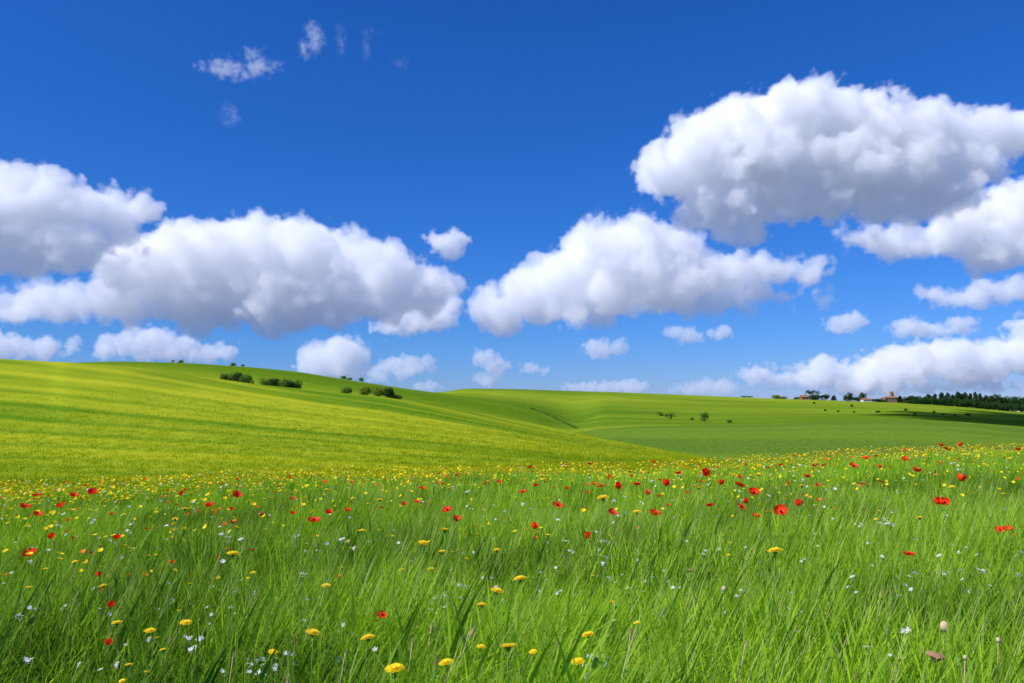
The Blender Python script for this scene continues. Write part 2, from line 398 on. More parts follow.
cloud('long low cloud hanging just beneath the grey leftmost one', 50, 303, 7800, [(10,300,30,17),(50,302,44,21),(90,302,36,19)], seed=2)
cloud('widest cloud, bright topped with a long slate grey underside, above the left hill', 280, 275, 6400,
      [(135,272,38,34),(180,258,45,36),(225,252,48,36),(265,250,45,36),(305,256,48,36),(345,268,52,34),(390,276,48,32),(432,288,28,24),(130,300,36,22),(200,300,75,26),(290,303,90,26),(375,302,62,22),(250,322,80,12),(200,282,60,34),(280,284,80,34),(360,286,60,28)], seed=3)
cloud('small round puff off the right shoulder of the widest cloud', 448, 245, 6000, [(450,246,15,11),(436,240,9,7),(458,240,8,8)], seed=4, noise=26, big=14, edge=3, sigma=.8, bias=1.4, warp=14, res=1)
cloud('bright ragged cloud tucked under the right end of the widest cloud', 418, 319, 7600, [(425,316,34,14),(395,324,18,10),(450,306,12,8),(410,326,20,9)], seed=5, noise=34, big=20, edge=3.5, sigma=.75, bias=2.2, warp=16, res=1)
cloud('flat white cloud resting low over the top of the left hill', 165, 348, 9800, [(150,342,34,13),(200,353,34,8),(118,349,22,9),(170,350,30,12)], seed=6, noise=32, big=18, edge=3, sigma=.8, bias=2, warp=16, res=1)
cloud('plump white cloud rising behind the bushes of the left hill', 335, 358, 9000, [(318,360,20,15),(343,354,24,18),(335,368,30,12)], seed=7, noise=34, big=20, edge=3.5, sigma=.75, bias=2.2, warp=14, res=1)
cloud('small white cloud with a pointed tuft just right of the plump one', 400, 369, 9800, [(378,375,13,7),(402,367,18,9),(418,368,12,7),(428,363,6,4)], seed=8, noise=26, big=14, edge=3, sigma=.8, bias=1.4, warp=12, res=1.2)
cloud('white cloud cut by the left edge just above the left hill', 15, 348, 9500, [(-6,344,20,14),(20,350,18,10),(44,349,15,11),(73,346,6,7)], seed=9, noise=28, big=16, edge=3, sigma=.8, bias=1.4, warp=12, res=1.1)
cloud('little crooked white cloud standing between the left hill and the middle cloud', 490, 367, 9500, [(487,357,11,8),(497,367,11,9),(486,379,12,5)], seed=10, noise=24, big=12, edge=3, sigma=.8, bias=1.4, warp=12, res=1.3)
cloud('big humped white cloud in the middle of the sky, trailing to the right', 640, 275, 6800,
      [(498,312,26,24),(530,295,34,28),(565,275,34,32),(600,250,38,34),(635,243,36,30),(670,255,36,28),(700,275,40,26),(740,272,40,20),(780,272,38,14),(812,268,16,8),(560,305,60,22),(640,280,80,34),(600,290,60,30),(670,285,50,30),(720,294,46,18),(815,298,16,6),(785,300,18,7)], seed=11)
cloud('small oval white cloud beneath the middle cloud', 605, 349, 9500, [(598,349,15,9),(614,347,11,7)], seed=12, noise=22, big=13, edge=3, sigma=.8, bias=1.4, warp=10, res=1.3)
cloud('tiny faint white puff low over the far hill', 530, 369, 11000, [(530,368,9,5),(545,371,5,3)], seed=13, noise=14, big=9, edge=2.5, sigma=.9, bias=1.5, warp=6, res=1.5)
cloud('larger of two flat puffs under the tail of the middle cloud', 684, 335, 9000, [(680,334,15,7),(694,337,11,5)], seed=14, noise=20, big=12, edge=3, sigma=.8, bias=1.4, warp=9, res=1.3)
cloud('smaller of two flat puffs under the tail of the middle cloud', 722, 334, 9000, [(718,335,8,5),(726,332,6,5)], seed=15, noise=18, big=10, edge=2.5, sigma=.9, bias=1.5, warp=8, res=1.4)
cloud('huge white cloud with a soft grey belly, highest on the right', 840, 165, 5200,
      [(662,170,28,30),(695,155,40,40),(740,135,42,40),(785,118,42,38),(825,118,40,34),(870,130,44,38),(915,138,44,36),(955,140,40,28),(1000,132,44,24),(1050,130,44,26),(720,205,52,28),(738,232,26,14),(800,190,70,30),(880,195,62,28),(935,190,42,28),(975,165,38,22),(780,160,70,40),(850,165,70,40),(920,170,60,34),(720,180,40,30)], seed=16)
cloud('grey shaded cloud under the huge one, cut by the right edge', 960, 235, 6000,
      [(852,238,20,12),(890,240,32,16),(925,238,34,18),(965,225,36,26),(1005,212,40,30),(1045,215,40,34),(1000,248,44,22),(905,253,18,9)], seed=17)
cloud('low ragged white cloud at the right edge below the grey shaded one', 975, 296, 8200, [(934,293,13,7),(962,300,26,7),(990,292,24,11),(1020,288,22,12)], seed=18, noise=28, big=16, edge=3.5, sigma=.75, bias=2.2, warp=14, res=1.1)
cloud('flat double humped white cloud over the line of dark trees', 933, 326, 8800, [(910,328,20,9),(940,330,22,7),(962,323,14,8)], seed=19, noise=24, big=14, edge=3, sigma=.8, bias=1.4, warp=12, res=1.2)
cloud('small lone white cloud right of the middle cloud tail', 846, 323, 8800, [(840,325,13,8),(854,321,11,9)], seed=20, noise=22, big=12, edge=3, sigma=.8, bias=1.4, warp=10, res=1.3)
cloud('bank of heaped white cloud along the horizon over the village', 890, 372, 11500,
      [(760,374,20,6),(790,376,26,9),(822,374,26,15),(850,382,30,14),(885,370,34,20),(915,362,30,20),(945,358,32,20),(978,366,30,20),(1006,356,26,18),(1030,335,22,16),(940,388,70,4),(1045,352,30,26)], seed=21, noise=38, big=20, edge=2.5, sigma=1.1, bias=.5, warp=16, res=1.15)
cloud('thin strip of white cloud touching the crest of the far green hill', 605, 388, 12500, [(585,388,20,4),(612,388,20,5),(633,387,12,6)], seed=22, noise=16, big=10, edge=2.5, sigma=1.0, bias=1.8, warp=8, res=1.4)
cloud('low white cloud peeping over the far hill left of the village', 705, 389, 12500, [(690,390,18,5),(708,387,15,7),(724,388,12,7)], seed=23, noise=18, big=11, edge=3, sigma=.8, bias=1.4, warp=9, res=1.3)
cloud('thin sliver of cloud behind the dip between the two hills', 430, 386, 12500, [(428,386,14,4)], seed=24, noise=14, big=9, edge=2.5, sigma=.9, bias=1.5, warp=6, res=1.5)
cloud('larger of two thin torn wisps high in the upper left sky', 235, 67, 4200, [(225,68,12,8),(257,66,9,9),(205,66,6,3),(241,76,10,2),(270,66,8,2),(252,52,5,3)], seed=25, noise=30, big=9, edge=8, warp=12, res=1.6, sigma=.2, bias=3)
cloud('smaller upright torn wisp high in the upper left sky', 315, 38, 4000, [(313,32,5,6),(317,43,5,7),(304,50,2,4)], seed=26, noise=26, big=8, edge=8, warp=9, res=1.7, sigma=.2, bias=3)
cloud('faint curl of vapour just under the torn wisps', 230, 118, 4200, [(232,115,4,8),(226,122,4,4),(224,108,5,3)], seed=27, noise=24, big=8, edge=8, warp=10, res=1.6, sigma=.10, bias=1.5)
cloud('barely visible streaks of vapour right of the upright wisp', 355, 45, 4000, [(340,40,2.5,12),(367,48,3,10),(371,31,7,3),(402,65,7,5)], seed=28, noise=20, big=8, edge=8, warp=10, res=1.3, sigma=.06, bias=1.5)
# a cloud above the frame, the one whose shadow lies on the far right slope
oc = cloud('white cloud overhead, above the fields and out of the picture', 860, -300, 420,
      [(740,-300,160,75,-110),(900,-300,170,80,-120),(1040,-300,160,75,-100),(760,-300,160,80,30),(900,-300,170,80,30),(1050,-300,160,80,40),(850,-300,160,75,170),(1000,-300,170,80,180),(1140,-300,160,75,190),(1010,-300,160,75,320),(1150,-300,160,75,330),(1100,-300,160,75,460),(1240,-300,150,75,480)], seed=30, res=.18, sigma=.014, big=110, noise=60, edge=30)
oc.location = (14, 292, 395)

# ------------------------------------------------------------------ materials of plants
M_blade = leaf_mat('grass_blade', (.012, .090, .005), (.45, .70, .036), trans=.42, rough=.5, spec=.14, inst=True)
M_dry = leaf_mat('dry_blade', (.36, .42, .14), (.64, .60, .34), trans=.3, rough=.6, inst=True)
M_crop = leaf_mat('crop_stalk', (.10, .25, .005), (.52, .54, .014), trans=.48, rough=.7, spec=.05, inst=True)
M_red = leaf_mat('poppy_petal', (.88, .014, .008), (.98, .09, .010), trans=.35, rough=.5, spec=.2, tcol=(1.1, .9, .6), scale=40, var=.5)
M_orange = leaf_mat('orange_petal', (.80, .16, .01), (.90, .30, .02), trans=.35, rough=.5, tcol=(1.1, .9, .6), scale=40, var=.5)
M_yellow = leaf_mat('yellow_petal', (.90, .64, .006), (.96, .78, .02), trans=.3, rough=.5, tcol=(1.05, 1, .5), scale=60, var=.4)
M_white = leaf_mat('white_petal', (.86, .83, .85), (.92, .90, .90), trans=.45, rough=.6, tcol=(1, 1, 1), scale=60)
M_stem = leaf_mat('flower_stem', (.09, .22, .03), (.16, .32, .06), trans=.1, rough=.6, scale=20)
M_black = plain('poppy_heart', (.015, .012, .02), (.03, .035, .015), scale=200)
M_gold = plain('daisy_heart', (.78, .46, .01), (.88, .58, .02), scale=300)
M_beige = plain('dry_seed', (.46, .33, .20), (.62, .47, .31), scale=120)
M_brown = plain('brown_seed', (.30, .16, .09), (.45, .28, .16), scale=120)
M_palegreen = leaf_mat('green_ear', (.28, .36, .12), (.42, .48, .2), trans=.15, scale=60)

# ------------------------------------------------------------------ meadow grass: many tufts of single blades
rng = np.random.default_rng(7)
def tuft(name, n, lean, hmin, hmax, wid, spread, segs=5, seed=0, dry=.04, lowvar=.0, crop=False):
    r = np.random.default_rng(seed); V = []; Fc = []; MI = []; SH = []
    for b in range(n):
        a = r.uniform(0, 2 * math.pi); rr = spread * math.sqrt(r.uniform()); x0, y0 = rr * math.cos(a), rr * math.sin(a)
        h = r.uniform(hmin, hmax); az = (r.normal(0, .75) if r.uniform() < .62 else r.uniform(-math.pi, math.pi)) if lean > .25 else r.uniform(-math.pi, math.pi)
        bend = max(.05, lean * r.uniform(.6, 1.35) + (r.uniform(0, .35) if lean < .3 else 0)); wv = wid * (r.uniform(.6, 1.3) if r.uniform() < .82 else r.uniform(1.6, 2.5))
        isdry = r.uniform() < dry; sh = r.uniform() ** 1.25; fa = r.uniform(0, math.pi)
        if isdry: h *= r.uniform(.5, 1.08); wv *= r.uniform(.4, 1.0)
        x = y = z = 0; base = len(V); th = .05
        for k in range(segs + 1):
            u = k / segs; ww = wv * (1 - u ** 2.2) * (.75 + .5 * min(u * 3, 1)) + .0003
            tx, ty = math.cos(fa + .5 * u) * ww / 2, math.sin(fa + .5 * u) * ww / 2
            px_, py_ = x0 + x * math.cos(az), y0 + x * math.sin(az)
            V.append((px_ - tx, py_ - ty, z)); V.append((px_ + tx, py_ + ty, z)); SH += [sh, sh]
            th = .04 + bend * (u ** 1.15) * 1.5; st = h / segs
            x += math.sin(th) * st; z += math.cos(th) * st
        for k in range(segs):
            i = base + 2 * k; Fc.append((i, i + 1, i + 3, i + 2)); MI.append(1 if isdry else 0)
    me = fast_mesh(name, V, Fc, True, [M_crop, M_crop] if crop else [M_blade, M_dry], MI)
    a = me.attributes.new('shade', 'FLOAT', 'POINT'); a.data.foreach_set('value', np.array(SH, np.float32))
    return bpy.data.objects.new(name, me)
def scatter(name, label, pts, rot, scl, idx, tint, protos, cname):
    """one object that spreads the prototype tufts over its points"""
    me = bpy.data.meshes.new(name); me.vertices.add(len(pts)); me.vertices.foreach_set('co', np.asarray(pts, np.float32).ravel())
    for nm, ty, val in (('rot', 'FLOAT_VECTOR', rot), ('scl', 'FLOAT_VECTOR', scl), ('tint', 'FLOAT', tint), ('idx', 'INT', idx)):
        a = me.attributes.new(nm, ty, 'POINT')
        a.data.foreach_set('vector' if ty == 'FLOAT_VECTOR' else 'value', np.asarray(val, np.int32 if ty == 'INT' else np.float32).ravel())
    o = link(name, me)
    c = bpy.data.collections.new(cname)
    for p in protos: c.objects.link(p)
    g = bpy.data.node_groups.new(name, 'GeometryNodeTree')
    g.interface.new_socket('Geometry', in_out='INPUT', socket_type='NodeSocketGeometry'); g.interface.new_socket('Geometry', in_out='OUTPUT', socket_type='NodeSocketGeometry')
    N, L = g.nodes, g.links
    gi = N.new('NodeGroupInput'); go = N.new('NodeGroupOutput'); ip = N.new('GeometryNodeInstanceOnPoints'); ci = N.new('GeometryNodeCollectionInfo')
    m2p = N.new('GeometryNodeMeshToPoints')
    ci.inputs['Collection'].default_value = c; ci.inputs['Separate Children'].default_value = True; ci.inputs['Reset Children'].default_value = True
    ip.inputs['Pick Instance'].default_value = True
    L.new(gi.outputs[0], m2p.inputs['Mesh']); L.new(m2p.outputs[0], ip.inputs['Points']); L.new(ci.outputs[0], ip.inputs['Instance'])
    for nm, ty, sock in (('rot', 'FLOAT_VECTOR', 'Rotation'), ('scl', 'FLOAT_VECTOR', 'Scale'), ('idx', 'INT', 'Instance Index')):
        na = N.new('GeometryNodeInputNamedAttribute'); na.data_type = ty; na.inputs['Name'].default_value = nm
        L.new(na.outputs[0], ip.inputs[sock])
    L.new(ip.outputs[0], go.inputs[0])
    md = o.modifiers.new(name, 'NODES'); md.node_group = g
    tag(o, label, name.replace('_', ' '), None, 'stuff')
    return o
protos = []
for li, (lean, n) in enumerate([(.12, 30), (.45, 30), (.85, 30)]):
    for v in range(3):
        protos.append(tuft('tuft_%d%d' % (li, v), n + 6, lean, .16, .52, .0046, .085, 6, seed=li * 10 + v + 1, dry=.075))
for v in range(3): protos.append(tuft('tuft_3%d' % v, 26, .3, .24, .5, .011, .14, 4, seed=50 + v, dry=.05))     # broader, for farther off
for v in range(3): protos.append(tuft('tuft_4%d' % v, 12, .42, .30, .56, .0098, .10, 7, seed=140 + v, dry=.10))     # broad bladed clumps of the front
def wind(x, y):
    """how far the grass is laid over to the right: strong on the left, in gusts"""
    base = np.interp(512 + F * x / np.maximum(y, .5), [0, 500, 800, 1024], [.62, .55, .38, .30])
    return base + (fbm(x / 1.6, y / 2.2, 61, 3) - .45) * 1.1
pts = []; 
def band(d0, d1, dens, margin=1.18, sm=.66):
    area = (d1 ** 2 - d0 ** 2) * sm * margin; n = int(area * dens)
    D = np.sqrt(rng.uniform(d0 ** 2, d1 ** 2, n)); s = rng.uniform(-sm * margin, sm * margin, n)
    return np.stack([s * D, D], -1)
nb = [band(.9, 4.2, 190), band(4.2, 9, 120), band(9, 15, 75), band(15, 34, 42)]
xy = np.concatenate(nb); D_ = xy[:, 1]; pxs = 512 + F * xy[:, 0] / D_
keep = D_ < np.sqrt(.8 / kpar(pxs)) * 1.3 + 2.5; xy = xy[keep]; D_ = D_[keep]; pxs = pxs[keep]
n = len(xy); wd = wind(xy[:, 0], xy[:, 1])
lev = np.clip(np.round((wd + rng.normal(0, .12, n)) / .36), 0, 2).astype(int)
idx = lev * 3 + rng.integers(0, 3, n)
fr = (D_ > 10) & (rng.uniform(size=n) < .75); idx = np.where(fr, 9 + rng.integers(0, 3, n), idx)
br = (D_ < 6) & (rng.uniform(size=n) < np.interp(pxs, [0, 500, 1024], [.10, .16, .30])) & (~fr); idx = np.where(br, 12 + rng.integers(0, 3, n), idx)
rotz = rng.normal(0, .5, n) + (fbm(xy[:, 0] / 2.5, D_ / 2.5, 77, 2) - .5) * 1.6 + np.where(wd < .25, rng.uniform(-2, 2, n), 0)
hs = (.60 + .80 * fbm(xy[:, 0] / .9, D_ / .9, 67, 3)) * rng.uniform(.85, 1.12, n)
scl = np.stack([np.where(fr, 1.15, 1.0) * hs, np.where(fr, 1.15, 1.0) * hs, hs], -1)
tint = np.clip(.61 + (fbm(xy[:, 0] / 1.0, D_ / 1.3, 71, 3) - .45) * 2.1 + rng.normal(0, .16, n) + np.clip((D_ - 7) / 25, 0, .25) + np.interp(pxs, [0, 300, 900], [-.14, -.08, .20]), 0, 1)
pz = H(xy[:, 0], xy[:, 1]) - .01
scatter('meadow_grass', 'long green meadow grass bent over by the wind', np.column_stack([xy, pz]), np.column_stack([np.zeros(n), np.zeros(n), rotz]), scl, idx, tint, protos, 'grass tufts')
print('tufts', n)

# ------------------------------------------------------------------ crop on the left hill
cp = [tuft('crop_%d' % v, 14, .25, .08, .24, .022, .5, 2, seed=80 + v, dry=0, crop=True) for v in range(4)]
n = 32000
D_ = np.exp(rng.uniform(math.log(24), math.log(130), n) ** 1.0); pxs = rng.uniform(-60, 800, n); x_ = (pxs - 512) / F * D_
z5 = zone_of(pxs, D_); a_, b_ = yA(pxs), yB(pxs)
k_ = (z5 == 1) & (D_ < DB(pxs) * 1.05) & (rng.uniform(size=n) > (D_ - 55) / 70); D_, pxs, x_ = D_[k_], pxs[k_], x_[k_]; n = len(D_)
hz = H(x_, D_); vv = stripe_fn(pxs, D_, x_, D_); st = stripe_val(vv, x_, D_)
sw = np.clip(D_ / 60, .8, 2.4); tall = rng.uniform(.75, 1.2, n)
scatter('crop_rows', 'yellow green crop standing in bands on the left hill', np.column_stack([x_, D_, hz - .02]), np.column_stack([np.zeros(n), np.zeros(n), rng.uniform(0, 6.28, n)]),
        np.column_stack([sw, sw, tall]), rng.integers(0, 4, n), np.clip(st * 1.35 - .18 + rng.normal(0, .05, n), 0, 1), cp, 'crop clumps')

# ------------------------------------------------------------------ flowers
def solve_depth(px, py, h):
    """depth at which a head h above the meadow shows at this pixel"""
    s, t = tvals(px, py); k = float(kpar(px)); DA = math.sqrt(max(CAMH - h, .2) / k)
    Ds = np.linspace(1.2, DA * 1.05, 260); e = (H(s * Ds, Ds) + h - CAMH) / Ds - t
    i = np.argmax(e > 0) if (e > 0).any() else int(np.argmin(np.abs(e)))
    return s, t, float(Ds[i])
def place(px, py, size, real, hlo=.44, hhi=.80):
    """depth and height of a flower head of real width `real` shown `size` pixels wide"""
    s, t = tvals(px, py); D = real * F / size
    for _ in range(3):
        h = CAMH + t * D - Hs(s * D, D)
        if h < hlo: h = hlo
        elif h > hhi: h = hhi
        else: break
        s, t, D = solve_depth(px, py, h); 
        h = CAMH + t * D - Hs(s * D, D); h = min(max(h, hlo * .8), hhi * 1.1); break
    return Vector((s * D, D, Hs(s * D, D))), h, size * D / F
def petal_pts(L_, W, cup, curl, az, nu=5, nv=5, ruffle=.1, seed=0, r0=.04):
    rr = random.Random(seed); ph = rr.uniform(0, 6)
    vs = []
    for i in range(nu + 1):
        u = i / nu; prof = math.sin(min(1, u * 1.05 + .12) * math.pi * .62) ** .8 if u < .99 else .80
        rad_ = r0 + L_ * math.sin(u * cup) / max(cup, .01); zz = L_ * (1 - math.cos(u * cup)) / max(cup, .01) + curl * u * u
        for j in range(nv + 1):
            v = j / nv * 2 - 1; y = W / 2 * v * prof; bow = .12 * L_ * v * v * u
            zr = zz + bow + ruffle * L_ * u * u * math.sin(v * 5 + ph)
            x = rad_ - .12 * L_ * v * v * u
            vs.append((x * math.cos(az) - y * math.sin(az), x * math.sin(az) + y * math.cos(az), zr))
    fs = [(i * (nv + 1) + j, i * (nv + 1) + j + 1, (i + 1) * (nv + 1) + j + 1, (i + 1) * (nv + 1) + j) for i in range(nu) for j in range(nv)]
    return vs, fs
def stem_mesh(h=1.0, lean=.12, r=.0022, leaves=True, seed=0, hairy=False):
    rr = random.Random(seed); mb = MB(); pts = []
    for i in range(7):
        u = i / 6; pts.append((-lean * h * (1 - u) ** 1.6, 0, -h * (1 - u)))
    mb.tube(pts, [r * 1.3 - .3 * r * i / 6 for i in range(7)], 0, 5)
    return mb.mesh('stem', [M_stem])
def poppy_parts(kind, seed):
    """unit flower, 1 wide, head centre at the origin"""
    rr = random.Random(seed); out = []
    cup, curl, n = {'bowl': (1.25, .05, 4), 'open': (.45, .02, 4), 'closed': (1.75, .25, 4), 'wide': (.85, 0, 5)}[kind]
    L_ = .5 * cup / math.sin(min(cup, 1.5)); W = .78
    if kind == 'closed': L_ = .62; W = .62
    for q in range(n):
        a = q * 2 * math.pi / n + rr.uniform(-.15, .15)
        mb = MB(); vs, fs = petal_pts(L_ * rr.uniform(.92, 1.06), W, cup * rr.uniform(.88, 1.1), curl, a, seed=seed * 7 + q, ruffle=.05, r0=.02)
        vs = [(x, y, z - .2 + .012 * (q % 2)) for x, y, z in vs]; mb.add(vs, fs, 0); out.append(('petal', mb, M_red))
    mb = MB(); mb.lathe([(.0, -.20), (.06, -.18), (.085, -.08), (.08, 0), (.1, .02), (.0, .04)], 0, 8)
    for q in range(10):
        a = q * .628; mb.tube([(.05 * math.cos(a), .05 * math.sin(a), -.15), (.13 * math.cos(a), .13 * math.sin(a), -.03)], [.008, .014], 0, 4)
    out.append(('flower_centre', mb, M_black)); return out
def daisy_parts(seed, n=22, cup=.35):
    rr = random.Random(seed); mb = MB()
    for ring, (rl, k, tilt) in enumerate([(.5, n, .10), (.42, n - 4, .22), (.30, n - 8, .42)]):
        for q in range(k):
            a = (q + ring * .5) * 2 * math.pi / k + rr.uniform(-.05, .05); l = rl * rr.uniform(.9, 1.05); wd_ = .085
            c, s_ = math.cos(a), math.sin(a); z1 = math.tan(tilt) * l * .6; z2 = math.tan(tilt) * l
            P_ = [(.05, -.02, 0), (.05, .02, 0), (l * .6, -wd_ / 2, z1), (l * .6, wd_ / 2, z1), (l * .95, -wd_ / 2.3, z2), (l * .95, wd_ / 2.3, z2), (l, 0, z2 - .01)]
            mb.add([(x * c - y * s_, x * s_ + y * c, z + ring * .02) for x, y, z in P_], [(0, 1, 3, 2), (2, 3, 5, 4), (4, 5, 6)], 0)
    cc = MB(); cc.lathe([(0, .16), (.09, .15), (.14, .10), (.15, .03)], 0, 9)
    cx = MB(); cx.lathe([(.015, -.22), (.10, -.18), (.14, -.08), (.17, .0)], 0, 8)
    return [('petals', mb, M_yellow), ('flower_centre', cc, M_gold), ('calyx', cx, M_stem)]
STEMS = [stem_mesh(lean=l, seed=i) for i, l in enumerate((.06, .18, .34, .50))]
POPPY = {}
for kd in ('bowl', 'open', 'closed', 'wide'):
    for v in range(2):
        POPPY[kd, v] = [(n_, mb.mesh(n_, [m_])) for n_, mb, m_ in poppy_parts(kd, v + 3)]
DAISY = [[(n_, mb.mesh(n_, [m_])) for n_, mb, m_ in daisy_parts(v, 20 + v * 2)] for v in range(3)]
def merged(parts_fn, mats, hh, lean, colour=None):
    """whole small flower as one mesh: head 1 wide at the origin, stem hh long beneath it"""
    mb = MB()
    for n_, pm, m_ in parts_fn:
        mi = mats.index(m_) if m_ in mats else 0
        mb.add(pm.v, pm.f, mi)
    pts = [(-lean * hh * (1 - i / 5) ** 1.6, 0, -hh * (1 - i / 5) - .1) for i in range(6)]
    mb.tube(pts, [.035] * 6, mats.index(M_stem), 4)
    return mb
SMALL = {}
for kd in ('bowl', 'open', 'closed'): SMALL['red', kd] = merged(poppy_parts(kd, 11), [M_red, M_black, M_stem], 7, .2).mesh('poppy', [M_red, M_black, M_stem])
for kd in ('bowl', 'open'): SMALL['orange', kd] = merged(poppy_parts(kd, 12), [M_orange, M_gold, M_stem], 8, .2).mesh('wildflower', [M_orange, M_gold, M_stem])
SMALL['yellow'] = [merged(daisy_parts(v, 12), [M_yellow, M_gold, M_stem], 9, .15 + .1 * v).mesh('yellow_flower', [M_yellow, M_gold, M_stem]) for v in range(2)]
def thing(name, label, cat, loc, rot=(0, 0, 0), sc=1, group=None):
    o = bpy.data.objects.new(name, None); COL.objects.link(o); o.empty_display_size = .02
    o.location = loc; o.rotation_euler = rot; o.scale = (sc,) * 3
    return tag(o, label, cat, group)
rnd = random.Random(4)
ORD = ['first', 'second', 'third', 'fourth', 'fifth', 'sixth', 'seventh', 'eighth', 'ninth', 'tenth', 'eleventh', 'twelfth']
def zone_word(px, py):
    side = 'left third' if px < 341 else 'middle' if px < 683 else 'right third'
    f = (py - yA(px)) / (683 - yA(px))
    dep = 'far edge' if f < .12 else 'far half' if f < .36 else 'mid ground' if f < .62 else 'foreground'
    return side, dep
def autolabel(items, what, small):
    """items: (px, py, size, manual label or None).  Ordinals from the left inside each part of the meadow; those too small to tell apart share one"""
    cells = {}
    for i, it in enumerate(items): cells.setdefault(zone_word(it[0], it[1]), []).append(i)
    out = {}
    for (side, dep), ids in cells.items():
        ids.sort(key=lambda i: items[i][0])
        big = [i for i in ids if not items[i][3] and items[i][2] >= small]
        for i in ids:
            if items[i][3]: out[i] = items[i][3]; continue
            if items[i][2] < small: out[i] = 'tiny %s in the %s of the meadow, at the %s' % (what, side, dep) if dep == 'far edge' else 'small %s in the grass, %s of the meadow, %s' % (what, side, dep); continue
            j = big.index(i)
            out[i] = ('%s, %s from the left in the %s %s of the meadow' % (what, ORD[j % 12] if j < 12 else 'number %d' % (j + 1), side, dep))
    return out
# --- poppies: (px, py, width, label)
POP = [(38,514,8),(51,537,7.5),(30,553,11,'flat red poppy low in the grass nearest the left edge of the field'),(117,537,8),(99,575,6.5),(112,605,8,'lone red poppy above the yellow daisies at the lower left'),(109,643,8,'tall narrow half open red poppy, lowest at the left'),
(25,506,9),(61,505,7.5),(74,495,7.5),(93,492,9),(86,485,4),(37,494,9),(168,502,5),(181,494,6),(210,505,8),(237,495,9),(231,509,5.5),(233,522,7),(253,549,6),(147,528,5),(325,482,5),(293,498,7),
(314,519,12,'heart shaped red poppy with wide spread petals left of the middle, tall pale stem'),(329,512,7),(261,514,6),(293,513,5),(348,510,6),(382,507,5),(417,501,6),(447,509,9),(457,519,8),(382,614,9,'solitary orange red poppy low in the front grass'),(422,487,7),(499,481,5),
(523,491,7),(558,504,10),(534,527,8),(588,537,9,'tilted open red poppy showing its yellow rim'),(601,485,9),(618,487,8),(588,492,5),(613,512,9),(637,484,7),(648,493,7),(659,495,6),(666,484,9),(655,513,10,'deep red heart shaped poppy standing tall in mid meadow'),(687,492,4),(710,505,7),(721,483,7),(740,484,10),(742,506,9,'lower and redder of a close pair of poppies right of the middle'),(746,502,7,'darker upper one of a close pair of poppies right of the middle'),(754,492,10),(756,516,8),
(678,473,6),(654,462,4),(612,462,4),(590,463,5),(566,464,4),(530,467,5),(609,477,5),(707,474,10),(740,477,5),(759,475,5),(766,467,4),(769,467,5),(780,464,6),(794,455,4),(815,465,6),(824,465,5),(854,465,8),(866,457,7),(788,482,6),(807,476,6),
(799,504,9,'red poppy just right of the biggest round one'),(781,511,11.5,'biggest round red poppy, facing forward right of the middle'),(862,483,8),(881,481,5),(890,466,5),(905,459,6),(917,470,8),(947,448,7),(941,445,5),(961,479,9),
(937,502,9,'left one of two round red poppies grown side by side'),(945,502,9,'right one of two round red poppies grown side by side'),(905,449,4),(960,445,5),(818,485,5),(879,467,5),(1018,449,5),
(909,553,10,'lone round red poppy among white flowers at the right'),(1000,529,8,'left petal heavy poppy of the pair nearest the right edge'),(1008,529,8,'right hand poppy of the pair nearest the right edge'),(404,504,5),(536,485,5),(567,488,5),(668,505,4)]
POP = [p if len(p) == 4 else (*p, None) for p in POP]
lab = autolabel(POP, 'red poppy', 7)
for i, (px, py, sz, _) in enumerate(POP):
    loc, h, wdt = place(px, py, sz, .072)
    kd = rnd.choice(['bowl', 'bowl', 'wide', 'open', 'closed'])
    if sz >= 11.4 and sz < 11.9: kd = 'bowl'
    if i == 6: kd = 'closed'
    tilt = Euler((rnd.uniform(-.1, .55), rnd.uniform(-.35, .45), rnd.uniform(-.5, .5)))
    if 'two round' in (lab[i]) or sz >= 11.4 and sz < 11.9: tilt = Euler((.75, 0, .1 if 'left' in lab[i] else -.1))
    head = Matrix.Translation((0, 0, h / wdt))
    if sz >= 7:
        o = thing('poppy', lab[i], 'poppy', loc, (0, 0, rnd.uniform(-.5, .5)), wdt, 'red poppies scattered through the meadow')
        for n_, me in POPPY[kd, rnd.randint(0, 1)]:
            p = link(n_, me, o); p.location = (0, 0, h / wdt); p.rotation_euler = tilt
        st_ = link('stem', STEMS[rnd.randint(0, 3)], o); st_.location = (0, 0, h / wdt - .17); st_.scale = (h / wdt, 1 / wdt, h / wdt)
    else:
        o = link('poppy', SMALL['red', kd if kd != 'wide' else 'open']); o.location = (loc.x, loc.y, loc.z + h); o.scale = (wdt,) * 3
        o.rotation_euler = (rnd.uniform(-.1, .4), rnd.uniform(-.3, .3), rnd.uniform(0, 6)); tag(o, lab[i], 'poppy', 'red poppies scattered through the meadow')
